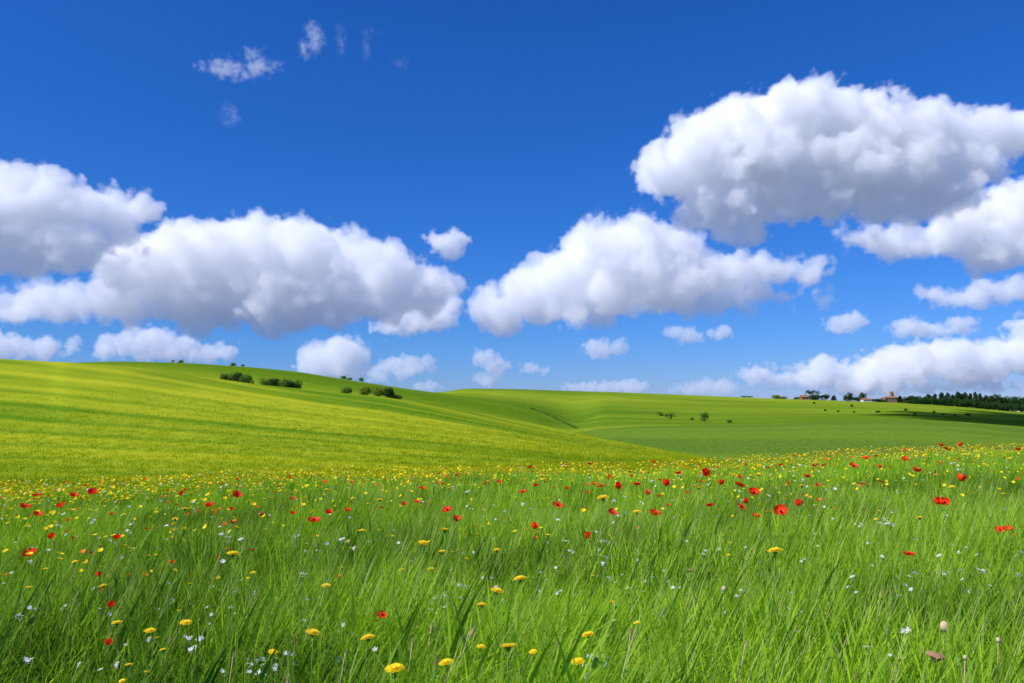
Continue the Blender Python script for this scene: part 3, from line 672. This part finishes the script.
# --- yellow flowers
YEL = [(233,554,14,'flat yellow daisy on a tall stem, alone in the left meadow'),(117,623,11),(150,631,12),(186,623,13,'yellow daisy just under a rounder smaller one at the left'),(179,611,7),(103,586,9),(129,665,9),(122,681,7),(45,569,6),(29,588,10),(7,550,6),(129,548,6),(132,551,5),(149,556,6),(75,562,7),(145,575,5),(128,574,6),(172,562,6),(156,555,5),(190,584,6),(218,578,6),(247,579,7),(157,638,6),(163,650,8),(175,519,8),(185,509,8),(253,573,7),(146,672,6),
(445,530,12,'yellow daisy topmost in a short slanting row in the middle'),(423,543,11),(443,552,10),(326,586,10),(341,568,7),(402,570,7),(431,569,7),(497,591,14,'yellow daisy over a reddish stem, upper of two in mid foreground'),(482,605,12,'yellow daisy lower left of the one with the reddish stem'),(313,633,17,'large flat yellow daisy in the front grass, left of a second like it'),(368,638,16,'large flat yellow daisy in the front grass, right of a second like it'),(395,669,20,'widest yellow daisy, lowest in the foreground grass'),(446,663,16,'yellow daisy close to a dry seed head at the bottom middle'),(508,647,18,'large yellow daisy tipped to the left, bottom middle'),(273,652,10),(481,647,10),(368,504,6),(393,536,5),(380,500,8),(339,576,5),(362,531,9),
(520,579,15,'tall domed yellow daisy seen from the side in the middle'),(612,602,7),(588,635,14,'bent yellow daisy with one raised petal, right of the middle'),(578,662,15,'long flat yellow daisy below the bent one'),(514,645,7),(533,652,9),(637,623,8),(637,512,9),(603,498,14,'broad flat yellow flower among poppies in mid meadow'),(766,551,6),(554,487,4),(699,488,7),
(775,551,16,'long flat bright yellow daisy beside the white flowers on the right'),(920,518,8),(1021,526,5),(819,500,5),(802,486,8),(952,487,7),(497,550,8)]
far_y = []
for _ in range(175):
    px = rnd.uniform(0, 1024); far_y.append((px, float(yA(px)) + 1 + abs(rnd.gauss(0, 13)), rnd.uniform(3.0, 5.2), None))
for _ in range(30):
    px = rnd.uniform(0, 1024); far_y.append((px, float(yA(px)) + rnd.uniform(25, 110), rnd.uniform(3.2, 5), None))
YEL = [p if len(p) == 4 else (*p, None) for p in YEL] + far_y
lab = autolabel(YEL, 'yellow flower', 7)
for i, (px, py, sz, _) in enumerate(YEL):
    loc, h, wdt = place(px, py, sz, .048)
    if sz >= 7:
        o = thing('yellow_daisy', lab[i], 'daisy', loc, (0, 0, rnd.uniform(-.6, .6)), wdt, 'yellow flowers scattered through the meadow')
        tilt = (rnd.uniform(-.12, .25), rnd.uniform(-.2, .2), rnd.uniform(0, 6))
        for n_, me in DAISY[rnd.randint(0, 2)]:
            p = link(n_, me, o); p.location = (0, 0, h / wdt); p.rotation_euler = tilt
        st_ = link('stem', STEMS[rnd.randint(0, 2)], o); st_.location = (0, 0, h / wdt - .18); st_.scale = (h / wdt, .55 / wdt, h / wdt)
    else:
        orange = rnd.random() < .28
        o = link('yellow_flower' if not orange else 'orange_flower', SMALL['orange', rnd.choice(['bowl', 'open'])] if orange else rnd.choice(SMALL['yellow'])); o.location = (loc.x, loc.y, loc.z + h); o.scale = (wdt,) * 3
        o.rotation_euler = (rnd.uniform(-.1, .5), rnd.uniform(-.3, .3), rnd.uniform(0, 6))
        tag(o, lab[i].replace('yellow flower', 'orange flower') if orange else lab[i], 'wildflower', ('orange' if orange else 'yellow') + ' flowers scattered through the meadow')
# --- white flowers: each a thin stalk carrying one to four little blossoms
def blossom(mb, c, r, n=5, seed=0):
    rr = random.Random(seed); tx, ty = rr.uniform(-.6, .6), rr.uniform(-.7, .3); R_ = Euler((ty, tx, rr.uniform(0, 6))).to_matrix()
    for q in range(n):
        a = q * 2 * math.pi / n; l = r
        P_ = [(0, 0, 0), (l * .5, -l * .30, .08 * l), (l * .95, -l * .24, .22 * l), (l, .22 * l, .2 * l), (l * .55, l * .30, .08 * l)]
        mb.add([Vector(c) + R_ @ Vector((x * math.cos(a) - y * math.sin(a), x * math.sin(a) + y * math.cos(a), z)) for x, y, z in P_], [(0, 1, 2, 3, 4)], 0)
def white_mesh(nb, seed):
    rr = random.Random(seed); mb = MB(); top = (0, 0, 0)
    mb.tube([(-1.2, 0, -30), (-.5, .1, -15), (0, 0, 0)], [.09, .08, .06], 1, 4)
    for q in range(nb):
        c = (0, 0, .1) if nb == 1 else (rr.uniform(-1, 1) * .55 * nb ** .5, rr.uniform(-1, 1) * .4 * nb ** .5, rr.uniform(-.3, .7))
        if nb > 1: mb.tube([(0, 0, -1.3), c], [.05, .035], 1, 3)
        blossom(mb, c, .62, 5, seed * 10 + q)
    return mb.mesh('white_wildflower', [M_white, M_stem])
WM = {nb: [white_mesh(nb, nb * 5 + v) for v in range(3)] for nb in (1, 2, 3, 5)}
def crop3(x0, lst): return [(x0 + a / 3.363, 480 + b / 3.363) for a, b in lst]
W_ = crop3(0, [(75,460),(98,440),(85,615),(650,575),(672,543),(623,541),(697,430),(775,433),(790,452),(711,455),(703,487),(422,557),(502,538),(534,437),(335,435),(315,375),(264,630),(338,640),(368,454),(712,364),(733,376),(752,655),(838,648),(852,618),(221,187),(262,191),(308,149),(198,156),(446,150),(100,278),(38,314),(12,350),(160,415),(214,430),(395,622),(580,411),(565,348),(407,267),(763,211),(820,190),(70,475)])
W_ += crop3(256, [(22,605),(22,625),(68,628),(8,650),(30,658),(272,607),(292,606),(319,645),(316,618),(400,572),(274,510),(609,663),(323,521),(162,475),(170,402),(612,390),(635,392),(587,421),(633,430),(664,440),(662,345),(703,362),(706,390),(655,305),(158,325),(291,205),(333,230),(528,271),(837,111),(805,138),(730,247),(768,228),(643,535),(293,490),(240,215),(215,240)])
W_ += crop3(512, [(290,605),(310,605),(330,606),(270,637),(292,637),(320,640),(94,312),(153,302),(173,260),(199,242),(290,256),(318,266),(307,287),(325,333),(348,345),(371,321),(228,383),(393,374),(457,309),(510,307),(525,350),(541,364),(563,364),(591,341),(541,400),(472,329),(443,376),(287,325),(116,337),(157,379),(90,374),(343,479),(507,465),(703,378),(770,376),(755,392),(713,448),(669,497),(694,237),(648,245),(588,208),(625,165),(692,122),(842,193),(786,228),(376,112),(378,57),(300,180),(283,176),(418,642)])
W_ += crop3(768, [(75,381),(68,434),(108,444),(143,384),(32,276),(117,272),(168,224),(311,154),(285,332),(335,214),(352,290),(389,267),(486,321),(425,359),(481,370),(463,355),(378,605),(410,592),(443,395),(593,319),(650,309),(710,311),(731,314),(652,340),(682,373),(705,380),(656,373),(747,357),(853,323),(847,248),(832,265),(666,228),(641,248),(616,218),(640,607),(574,260),(298,380),(274,370),(385,135),(400,145),(370,150),(410,155),(492,200),(185,420),(100,510),(189,92),(140,125),(601,122)])
Wl = [(x, y, (2.1 + 2.2 * (y - 480) / 203) * rnd.uniform(.75, 1.15), None) for x, y in W_]
for _ in range(45):
    px = rnd.uniform(200, 1024); py = float(yA(px)) + rnd.uniform(14, 120); Wl.append((px, py, rnd.uniform(1.8, 2.8), None))
for cx_, cy_, q_ in [(120,540,6),(240,545,5),(300,540,8),(330,548,6),(240,590,5),(258,668,9),(285,655,4),(440,600,7),(462,590,6),(490,590,5),(598,662,9),(605,545,8),(615,580,7),(640,575,6),(675,585,6),(700,530,6),(770,590,5),(800,560,5),(820,610,5),(880,522,9),(890,530,6),(905,590,6),(960,572,7),(985,575,6),(1010,560,5),(940,520,6),(720,560,5),(660,615,4),(345,665,5),(200,575,4)]:
    for _ in range(q_):
        py = cy_ + rnd.gauss(0, 6); Wl.append((cx_ + rnd.gauss(0, 10), py, (2.0 + 2.0 * max(0, py - 480) / 203) * rnd.uniform(.7, 1.1), None))
Wl = Wl[:298 - 2]
Wl += [(906, 632, 9, 'largest white flower, with ragged petals, right foreground'), (866, 648, 8, 'drooping torn white flower below the largest one')]
lab = autolabel(Wl, 'white wildflower', 4.2)
for i, (px, py, sz, _) in enumerate(Wl):
    nb = 1 if sz > 3.6 else rnd.choice([1, 1, 2, 3])
    if i < 6 or rnd.random() < .12: nb = 5
    real = .016 if sz < 7 else .035
    loc, h, wdt = place(px, py, sz, real, .38, .7)
    o = link('white_wildflower', rnd.choice(WM[nb])); o.location = (loc.x, loc.y, loc.z + h); o.scale = (wdt, wdt, max(wdt, .02)); o.rotation_euler = (0, 0, rnd.uniform(0, 6))
    tag(o, lab[i], 'wildflower', 'small white flowers scattered through the meadow')
# --- seed heads and dry ears
def ear_mesh(kind, seed):
    rr = random.Random(seed); hd = MB(); sm_ = MB()
    sm_.tube([(-.06, 0, -.75), (-.03, .0, -.4), (-.008, 0, -.14), (0, 0, 0)], [.0022, .002, .0016, .0014], 0, 5)
    if kind == 'ear':
        hd.lathe([(.0015, -.012), (.0055, .008), (.0075, .03), (.007, .055), (.0045, .08), (.0005, .105)], 0, 7)
        for q in range(46):
            u = q / 46; a = q * 2.4; r = .0075 * math.sin(min(1, u + .15) * 2.6) + .001
            p = Vector((r * math.cos(a), r * math.sin(a), u * .1)); hd.tube([p, p + Vector((math.cos(a) * .007, math.sin(a) * .007, .014))], [.0022, .0003], 0, 3)
    elif kind == 'bud':
        hd.lathe([(0, -.012), (.013, -.008), (.019, .006), (.0195, .018), (.014, .030), (.006, .036), (0, .037)], 0, 12)
        for q in range(10):
            a = q * .628; hd.tube([(.014 * math.cos(a), .014 * math.sin(a), -.012), (.020 * math.cos(a), .020 * math.sin(a), .008)], [.0018, .0006], 0, 3)
    else:
        for q in range(60):
            a = q * 2.4; r = .026 * math.sqrt(q / 60); z = .012 * math.cos(r * 50)
            hd.tube([(r * .4 * math.cos(a), r * .4 * math.sin(a), -.006), (r * math.cos(a), r * math.sin(a), z)], [.0015, .0036], 0, 4)
        hd.lathe([(0, -.018), (.010, -.012), (.016, -.002), (.012, .002)], 0, 8)
    return hd, sm_
EARS = {}
for kd, mt in (('ear', M_beige), ('ear_brown', M_brown), ('ear_green', M_palegreen), ('bud', M_beige), ('umbel', M_brown)):
    hd, sm_ = ear_mesh(kd.split('_')[0] if kd != 'umbel' else 'umbel', 3); EARS[kd] = (hd.mesh('seed_head', [mt]), sm_.mesh('stem', [M_dry if False else (M_beige if kd in ('ear', 'bud') else M_stem)]))
SEED = [(944,615,'bud',1.25,0,'round beige poppy capsule on a thin stalk, right foreground'),(935,642,'umbel',1.15,.2,'drooping pinkish brown seed head under the beige capsule'),(998,634,'bud',.6,0,'little beige bud near the bottom right corner'),(724,583,'bud',.75,0,'small pinkish brown bud among white flowers right of the middle'),
(556,640,'ear_brown',.55,.5,'dark orange brown dried head left of the bent yellow daisy'),(659,606,'ear_green',1.35,.45,'large pale green grass ear leaning right, right of the middle'),(630,628,'ear',1.0,.08,'upright straw coloured ear left of the large green one'),(520,667,'ear_brown',.4,0,'short brown head at the bottom middle'),(431,622,'ear',.9,.15,'cream coloured ear between the yellow daisies and the lone low poppy'),(412,639,'ear',.85,.1,'cream ear beside the large flat yellow daisies'),(436,655,'ear_brown',.8,.1,'brown ear above the yellow daisy at the bottom middle'),(345,650,'ear',.6,.2,'small tan ear between the two large flat daisies'),(287,676,'ear',.9,.1,'tan ear at the very bottom left of the middle'),(469,627,'ear',1.0,.5,'long bent tan ear right of the cream one'),(295,637,'ear_brown',.7,.0,'dark brown withered ear left of the first large flat daisy'),(445,676,'ear_brown',.7,.15,'reddish brown ear at the bottom edge beside the daisy'),
(169,634,'ear_brown',.9,.5,'brown spindle shaped ear at the lower left, tipped right'),(193,667,'ear_brown',.6,.1,'short brown ear near the bottom left'),(233,653,'ear',.7,.1,'pale ear at the lower left near the bottom'),(110,588,'ear_green',.9,.05,'pale green ear beside the yellow daisy, left'),(855,672,'ear_brown',.6,.3,'brown withered tip at the bottom right'),(965,652,'bud',.5,0,'pale bud at lower right below the drooping head'),(745,640,'ear',.7,.3,'thin straw ear in the right front grass'),(880,590,'ear',.7,.2,'thin tan ear left of the beige capsule'),(887,625,'ear_green',.8,.1,'green ear just left of the largest white flower'),(690,566,'umbel',.5,.1,'little brownish withered flower in mid meadow at the right'),(472,595,'umbel',.35,0,'tiny pink brown withered flower left of the upper daisy'),(16,536,'ear_brown',.9,0,'dark ear standing by the poppies at the far left'),(54,541,'ear_brown',.9,0,'dark ear directly under a poppy at the far left')]
for px, py, kd, sc_, ln, lb in SEED:
    s, t, D = solve_depth(px, py, .5); loc = Vector((s * D, D, Hs(s * D, D))); h = CAMH + t * D - loc.z
    o = thing('seed_head_stalk', lb, 'seed head', (loc.x, loc.y, loc.z), (0, 0, rnd.uniform(-.4, .4)), 1, 'dry seed heads and ears in the meadow')
    a = link('seed_head', EARS[kd][0], o); a.location = (0, 0, h - .04 * sc_); a.rotation_euler = (0, ln, 0); sc_ *= {'bud': .62, 'umbel': 1}.get(kd, .42); a.scale = (sc_,) * 3
    b = link('stem', EARS[kd][1], o); b.location = (0, 0, h - .04 * sc_); b.rotation_euler = (0, ln * .4, 0); b.scale = (.8, .8, h / .74)
# --- the flowers nobody could count, right across the far edge of the meadow
mb = MB(); rr = random.Random(12); V = []; Fq = []; MI = []
def dotflower(p, r, mi):
    b = len(V); ty, tx = rr.uniform(-.2, .9), rr.uniform(-.5, .5); R_ = Euler((ty, tx, rr.uniform(0, 6))).to_matrix()
    for q in range(4):
        a = q * 1.571; a2 = a + .78; b = len(V)
        for x, y, z in ((0, 0, -.25 * r), (r * math.cos(a - .1), r * math.sin(a - .1), rr.uniform(0, .3) * r), (1.1 * r * math.cos(a2), 1.1 * r * math.sin(a2), rr.uniform(0, .35) * r), (r * math.cos(a + 1.5), r * math.sin(a + 1.5), rr.uniform(0, .3) * r)): V.append(tuple(p + R_ @ Vector((x, y, z))))
        Fq.append((b, b + 1, b + 2, b + 3)); MI.append(mi)
for _ in range(14000):
    px = rr.uniform(-80, 1104); k = float(kpar(px)); DA = math.sqrt(.8 / k)
    D = DA * rr.uniform(.55, 1.18) if rr.random() < .75 else DA * rr.uniform(.28, 1); s = (px - 512) / F
    dens = .25 + .75 * float(np.interp(px, [0, 150, 500, 700, 1024], [.9, .6, .65, 1, 1])); dens *= min(1, (px > 640) * .5 + .06 + max(.06, (float(fbm(s * D / 1.5, D / 2.2, 91, 3)) - .34) * 5))
    if rr.random() > dens: continue
    u = rr.random(); white = rr.random() < float(np.interp(D / DA, [.3, .7, 1.1], [.25, .07, .01]))
    mi = 3 if white else (0 if u < .86 else 1 if u < .97 else 2); hh = rr.uniform(.42, .66); r_ = rr.uniform(.008, .020) * (1.0 if not white else .75)
    dotflower(Vector((s * D, D, Hs(s * D, D) + hh)), r_, mi)
o = link('distant_flowers', fast_mesh('distant_flowers', V, Fq, False, [M_yellow, M_orange, M_red, M_white], MI)); tag(o, 'dense carpet of tiny yellow and orange flowers along the far meadow edge', 'wildflowers', None, 'stuff')

# ------------------------------------------------------------------ trees and bushes far off
M_bark = plain('bark', (.09, .065, .045), (.15, .11, .08), scale=3)
M_l_dark = leaf_mat('dark_evergreen_leaves', (.014, .046, .010), (.055, .115, .022), trans=.15, rough=.6, scale=.6, var=.4)
M_l_mid = leaf_mat('bush_leaves', (.09, .18, .018), (.22, .33, .04), trans=.3, rough=.6, scale=.7, var=.5)
M_l_yel = leaf_mat('yellowish_leaves', (.17, .27, .015), (.32, .40, .03), trans=.3, rough=.6, scale=.7, var=.5)
def crown_mesh(shape, n, leaf, seed, mat):
    rr = random.Random(seed); V = []; Fq = []
    lobes = []
    if shape == 'round':
        for _ in range(9): lobes.append((Vector((rr.gauss(0, .24), rr.gauss(0, .24), .55 + rr.uniform(-.28, .30))), rr.uniform(.16, .27)))
    elif shape == 'bush':
        for _ in range(10): lobes.append((Vector((rr.uniform(-.42, .42), rr.uniform(-.3, .3), .30 + rr.uniform(-.12, .32))), rr.uniform(.18, .32)))
    elif shape == 'cypress':
        for q in range(12):
            u = q / 11; lobes.append((Vector((rr.gauss(0, .025), rr.gauss(0, .025), .10 + .84 * u)), .17 * (1 - u) ** .55 * rr.uniform(.8, 1.15) + .035))
    elif shape == 'umbrella':
        for _ in range(12): lobes.append((Vector((rr.uniform(-.45, .45), rr.uniform(-.4, .4), .76 + rr.uniform(-.08, .13))), rr.uniform(.14, .22)))
    for _ in range(n):
        c, r = rr.choice(lobes); d = Vector((rr.gauss(0, 1), rr.gauss(0, 1), rr.gauss(0, 1))).normalized() * r * rr.uniform(.45, 1.12) ** .7
        if shape == 'umbrella': d.z *= .8
        p = c + d
        if p.z < .02: continue
        a = Vector((rr.gauss(0, 1), rr.gauss(0, 1), rr.gauss(0, 1))).normalized(); b_ = a.orthogonal().normalized() * leaf * rr.uniform(.6, 1.3); c_ = a.cross(b_).normalized() * leaf * rr.uniform(.4, .9)
        b = len(V); V += [tuple(p - b_ * .5), tuple(p + c_ * .5), tuple(p + b_ * .5), tuple(p - c_ * .5)]; Fq.append((b, b + 1, b + 2, b + 3))
    return fast_mesh('crown', V, Fq, False, [mat])
def trunk_mesh(shape, seed):
    rr = random.Random(seed); mb = MB(); top = {'round': .45, 'bush': .2, 'cypress': .5, 'umbrella': .78}[shape]; r = {'round': .03, 'bush': .02, 'cypress': .025, 'umbrella': .03}[shape]
    mb.tube([(0, 0, -.04), (.01, 0, top * .5), (rr.uniform(-.02, .02), 0, top)], [r * 1.4, r, r * .7], 0, 7)
    for q in range(6):
        a = q * 1.05 + rr.uniform(-.3, .3); L_ = {'round': .28, 'bush': .3, 'cypress': .1, 'umbrella': .36}[shape]; z0 = top * rr.uniform(.7, 1)
        mb.tube([(0, 0, z0), (math.cos(a) * L_ * .5, math.sin(a) * L_ * .5, z0 + L_ * (.35 if shape != 'umbrella' else .08)), (math.cos(a) * L_, math.sin(a) * L_, z0 + L_ * (.8 if shape != 'umbrella' else .2))], [r * .5, r * .35, r * .12], 0, 5)
    return mb.mesh('trunk', [M_bark])
TREES = {}
for sh, n_, lf in (('round', 2600, .075), ('bush', 2400, .08), ('cypress', 2200, .05), ('umbrella', 1800, .05)):
    for ci, mt in (('dark', M_l_dark), ('mid', M_l_mid), ('yel', M_l_yel)):
        for v in range(2): TREES[sh, ci, v] = (crown_mesh(sh, n_, lf, hash_ := v * 13 + len(sh), mt), trunk_mesh(sh, v + 5))
def find_depth(px, py, lo, hi):
    """where the terrain first shows at this pixel between two depths, else where it comes closest"""
    s, t = tvals(px, py); Ds = np.geomspace(lo, hi, 500); e = (H(s * Ds, Ds) - CAMH) / Ds - t
    return float(Ds[np.argmin(np.abs(e))]) if not (e > 0).any() else float(Ds[np.argmax(e > 0)])
def tree(px, pyb, hpx, wpx, D, sh, ci, name, cat, label, group):
    s, t = tvals(px, pyb); z = Hs(s * D, D); m = D / F
    o = thing(name, label, cat, (s * D, D, z - .02 * hpx * m), (0, 0, rnd.uniform(0, 6)), 1, group)
    zt = CAMH + tvals(px, pyb - hpx)[1] * D; hgt = max(zt - z, hpx * m * .5)
    wfac = {'round': .95, 'bush': 1.25, 'cypress': .40, 'umbrella': 1.1}[sh]
    o.scale = (wpx * m / wfac, wpx * m / wfac, hgt / .98)
    cr, tk = TREES[sh, ci, rnd.randint(0, 1)]
    link('crown', cr, o); link('trunk', tk, o)
    return o
# bushes in the dip behind the left hill
g1 = 'bushes along the dip behind the left hill'
BUSH = [(228,380,8,12,'mid','leftmost green bush of the upper row behind the left hill'),(238,381,9,13,'dark','second bush of the upper row behind the left hill'),(247,383,9,12,'mid','third bush of the upper row behind the left hill, ahead of the gap'),
(266,387,9,11,'mid','bush just right of the gap in the upper row'),(275,388,10,13,'dark','tall dark bush in the right half of the upper row'),(285,388,9,13,'mid','dense green bush second from the right end of the upper row'),(294,389,9,12,'dark','darkest bush at the right end of the upper row'),
(347,393,6,12,'mid','low green bush starting the lower row of bushes'),(366,395,10,14,'yel','yellow green bush in the lower row, left one of two'),(378,396,11,14,'yel','yellow green bush in the lower row, right one of two'),(389,398,11,11,'dark','dark tall bush near the right end of the lower row'),(394,400,5,12,'dark','flat dark shrub at the right foot of the lower row')]
for px, pyb, hp, wp, ci, lb in BUSH:
    tree(px, pyb, hp + 1.8, wp * 1.3, float(DB(px)) * 1.06, 'bush', ci, 'bush', 'bush', lb, g1)
g2 = 'small shrubs on the crest of the hill behind'
for px, hp, wp, lb in [(173,3,3,'tiny shrub on the skyline above the left hill, left of its twin'),(181,3.5,6,'wider tiny shrub on the skyline, right of its twin'),(233,4,7,'small shrub on the skyline above the leftmost bushes'),(243,3,5,'small shrub on the skyline just right of another above the bushes'),(344,4,7,'skyline shrub above the start of the lower bushes'),(350,3,5,'smallest skyline shrub above the lower bushes'),(361,5,6,'roundest skyline shrub above the lower bushes')]:
    tree(px, float(yC(px)) + 1.5, hp + 1.5, wp, 428, 'bush', 'mid', 'shrub', 'shrub', lb, g2)
g3 = 'lone small trees on the far green slope'
for px, pyb, hp, wp, sh, lb in [(660,416,5,8,'bush','left bush of a trio on the far slope'),(666,417,4,5,'bush','middle bush of a trio on the far slope'),(671,419,6,6,'round','right tallest bush of a trio on the far slope'),(692,420,3,4,'bush','tiny shrub between the trio and the lone round tree'),(705,421.5,9,7.5,'round','lone round tree standing on the far green slope'),(730,423,4,8,'bush','low shrub right of the lone round tree')]:
    D = find_depth(px, pyb, 300, 900); tree(px, pyb, hp, wp, D, sh, 'mid', 'tree' if sh == 'round' else 'bush', 'tree' if sh == 'round' else 'bush', lb, g3)
g4 = 'dark shrubs dotted over the shaded slope'
dots = [(814,404,2.5,3.5),(825,411,2.2,3),(838,412,2.2,3.2),(852,407,3,3),(854,413,2.5,3),(878,413,3.2,4.5),(906,411,3.2,3.5),(915,415,2.6,3.2),(934,413,2.6,3.2),(943,415,2.2,3),(955,416,2.6,3.2),(968,416,3.4,4.2)]
for j, (px, pyb, hp, wp) in enumerate(dots):
    D = find_depth(px, pyb, 320, 940); tree(px, pyb, hp, wp, D, 'bush', 'dark', 'shrub', 'shrub', 'small dark shrub on the shaded slope, %s of twelve from the left' % ORD[j], g4)
# skyline trees round the village
def sky_base(px): return float(yD(px))
g5 = 'trees on the skyline around the village'
SK = [(744,2.2,5,'bush','mid','small low shrub at the left end of the far skyline'),(750,2.2,5,'bush','mid','second low shrub on the far skyline'),(776,4.5,10,'bush','yel','broad yellowish bush on the far skyline left of the village'),(783,3,7,'bush','yel','low yellowish bush right of the broad one on the skyline'),(797,3,7,'bush','mid','low green bush left of the orange roofed house'),
(813,10,11,'umbrella','dark','tall umbrella pine rising over the village trees'),(812,6,14,'bush','dark','dark mass of foliage at the foot of the umbrella pine'),(822,6,10,'round','dark','round dark tree right of the umbrella pine'),(834,5.5,5,'cypress','dark','pointed dark tree standing alone right of the umbrella pine'),(847,5,9,'round','dark','dark tree left of the tall one by the white house'),(850,8,5,'round','dark','tall thin crowned tree by the white house'),(857,5,10,'bush','dark','dark bushy tree in front of the white house'),(863,8.5,5,'round','dark','high round crowned tree right of the white house'),(874,4,12,'bush','dark','low dark bush between the white house and the brown church'),(881,3.5,10,'bush','dark','low dark bush touching the brown church'),(900,7,5,'cypress','dark','narrow dark tree right of the brown church'),(905,5,9,'bush','dark','dark bush right of the brown church')]
for px, hp, wp, sh, ci, lb in SK: tree(px, sky_base(px) + 1, hp + 1, wp * 1.2, 930, sh, ci, 'tree' if sh != 'bush' else 'bush', 'tree' if sh != 'bush' else 'bush', lb, g5)
g6 = 'dark trees in the long row on the right skyline'
rowt = []
for px in np.arange(909, 934, 4.2): rowt.append((px, rnd.uniform(5.5, 8), 8, 'round'))
for px, top in [(928,396.5),(935,396),(942,394.5),(948,395),(953,397),(958,394),(962,396),(966,394.5),(971,395.5),(976,394.2),(981,395.5),(986,397.5),(991,398.5)]: rowt.append((px, None, 7.5, 'cypress', top))
for px in np.arange(994, 1060, 4.4): rowt.append((px, rnd.uniform(11, 15) , 10, 'round'))
for px in np.arange(912, 1056, 4.6): rowt.append((px, rnd.uniform(6, 9) + (px > 925) * 3, 10, 'bush'))
rowt.sort(key=lambda r: r[0])
cnt = {'round': 0, 'bush': 0, 'cypress': 0}
desc = {'round': 'round dark tree in the long row right of the church', 'bush': 'low dark bush filling the foot of the long tree row', 'cypress': 'pointed dark cypress in the long row right of the church'}
totals = {k: sum(1 for r in rowt if r[3] == k) for k in cnt}
for r in rowt:
    sh = r[3]; px = r[0]; cnt[sh] += 1
    base = sky_base(px) + (1.5 if sh != 'bush' else 4.0); D = 925 if sh != 'bush' else 880
    hp = (r[1] if r[1] else base - r[4]) + (1.6 if sh == 'cypress' else .9)
    nth = ORD[cnt[sh] - 1] if cnt[sh] <= 12 else 'number %d' % cnt[sh]
    tree(px, base, hp + 1, r[2] * rnd.uniform(.9, 1.15), D, sh, 'dark', {'round': 'tree', 'bush': 'bush', 'cypress': 'cypress_tree'}[sh], {'round': 'tree', 'bush': 'bush', 'cypress': 'cypress'}[sh], desc[sh] + ', ' + nth + ' from the left', g6)
# hedge along the ditch on the far slope
hp_ = [(532 + i * 2.1, 407 + i * .98) for i in range(22)]
for j, (px, py) in enumerate(hp_):
    D = find_depth(px, py + .8, 240, 520); tree(px, py + 1.0, .7 + .055 * j, 3.4 + .06 * j, D, 'bush', 'mid', 'bush', 'bush', 'low dark hedge bush in the slanting line on the far slope, with its like', 'hedge bushes along the slanting ditch')

# ------------------------------------------------------------------ village
M_wall_b = plain('brown_stone_wall', (.30, .20, .13), (.38, .27, .18), scale=.4)
M_wall_w = plain('whitewashed_wall', (.66, .64, .60), (.74, .72, .68), scale=.4)
M_roof = plain('terracotta_roof', (.26, .12, .08), (.34, .16, .10), scale=.8)
M_glass = plain('dark_window', (.03, .035, .04), (.05, .05, .055), rough=.2)
def house(name, label, cat, px, D, wdt, dep, hgt, roofh, wallm, nwin=3, tower=None, hip=False, group='buildings of the village on the far hill'):
    s, t = tvals(px, 400); z = Hs(s * D, D)
    o = thing(name, label, cat, (s * D, D, z - .3), (0, 0, .15), 1, group)
    mb = MB(); mb.box((-wdt/2, -dep/2, 0), (wdt/2, dep/2, hgt)); link('wall', mb.mesh('wall', [wallm], False), o)
    rf = MB(); e = .5; x0, x1, y0, y1 = -wdt/2-e, wdt/2+e, -dep/2-e, dep/2+e; ri = wdt * .28 if hip else 0
    rf.add([(x0,y0,hgt+.01),(x1,y0,hgt+.01),(x1,y1,hgt+.01),(x0,y1,hgt+.01),(x0+ri,0,hgt+roofh),(x1-ri,0,hgt+roofh),(x0,y0,hgt-.25),(x1,y0,hgt-.25),(x1,y1,hgt-.25),(x0,y1,hgt-.25)],
           [(0,1,5,4),(2,3,4,5),(1,2,5),(3,0,4),(6,7,1,0),(7,8,2,1),(8,9,3,2),(9,6,0,3),(9,8,7,6)])
    ro = link('roof', rf.mesh('roof', [M_roof], False), o)
    ch = MB(); ch.box((wdt*.18, -.5, hgt+roofh*.5), (wdt*.18+.9, .5, hgt+roofh+1.1)); link('chimney', ch.mesh('chimney', [wallm], False), ro)
    for i in range(nwin):
        xc = -wdt/2 + (i + .5) * wdt / nwin
        for zz in ((hgt*.28, hgt*.48), (hgt*.64, hgt*.84)) if hgt > 5 else ((hgt*.35, hgt*.75),):
            wn = MB(); wn.box((xc-.5, -dep/2-.06, zz[0]), (xc+.5, -dep/2+.05, zz[1])); link('window', wn.mesh('window', [M_glass], False), o)
    if tower:
        tx, tw, th = tower; tb = MB(); tb.box((tx-tw/2, -tw/2, hgt*.5), (tx+tw/2, tw/2, th)); T = link('tower', tb.mesh('tower', [wallm], False), o)
        tr = MB(); q = tw/2+.3; tr.add([(tx-q,-q,th+.02),(tx+q,-q,th+.02),(tx+q,q,th+.02),(tx-q,q,th+.02),(tx,0,th+2.4)], [(0,1,4),(1,2,4),(2,3,4),(3,0,4),(3,2,1,0)]); link('tower_roof', tr.mesh('tower_roof', [M_roof], False), T)
        bo = MB(); bo.box((tx-.7, -tw/2-.08, th-3.2), (tx+.7, -tw/2+.1, th-1)); link('bell_opening', bo.mesh('bell_opening', [M_glass], False), T)
    return o
house('brown_church', 'long brown stone church with a red roof and a small tower', 'church', 890.5, 935, 19, 9, 5.6, 2.2, M_wall_b, 5, tower=(1.5, 3.2, 11.5), hip=True)
house('orange_house', 'small house with an orange roof left of the umbrella pine', 'house', 804, 925, 8, 6, 3.4, 2.2, M_roof, 2)
house('white_house', 'low white house in front of dark trees, between pine and church', 'house', 866, 900, 10, 6, 2.8, 1.5, M_wall_w, 3)
house('white_barn', 'pale building among trees at the right edge of the skyline', 'house', 1021, 900, 12, 7, 4.8, 1.6, M_wall_w, 3)
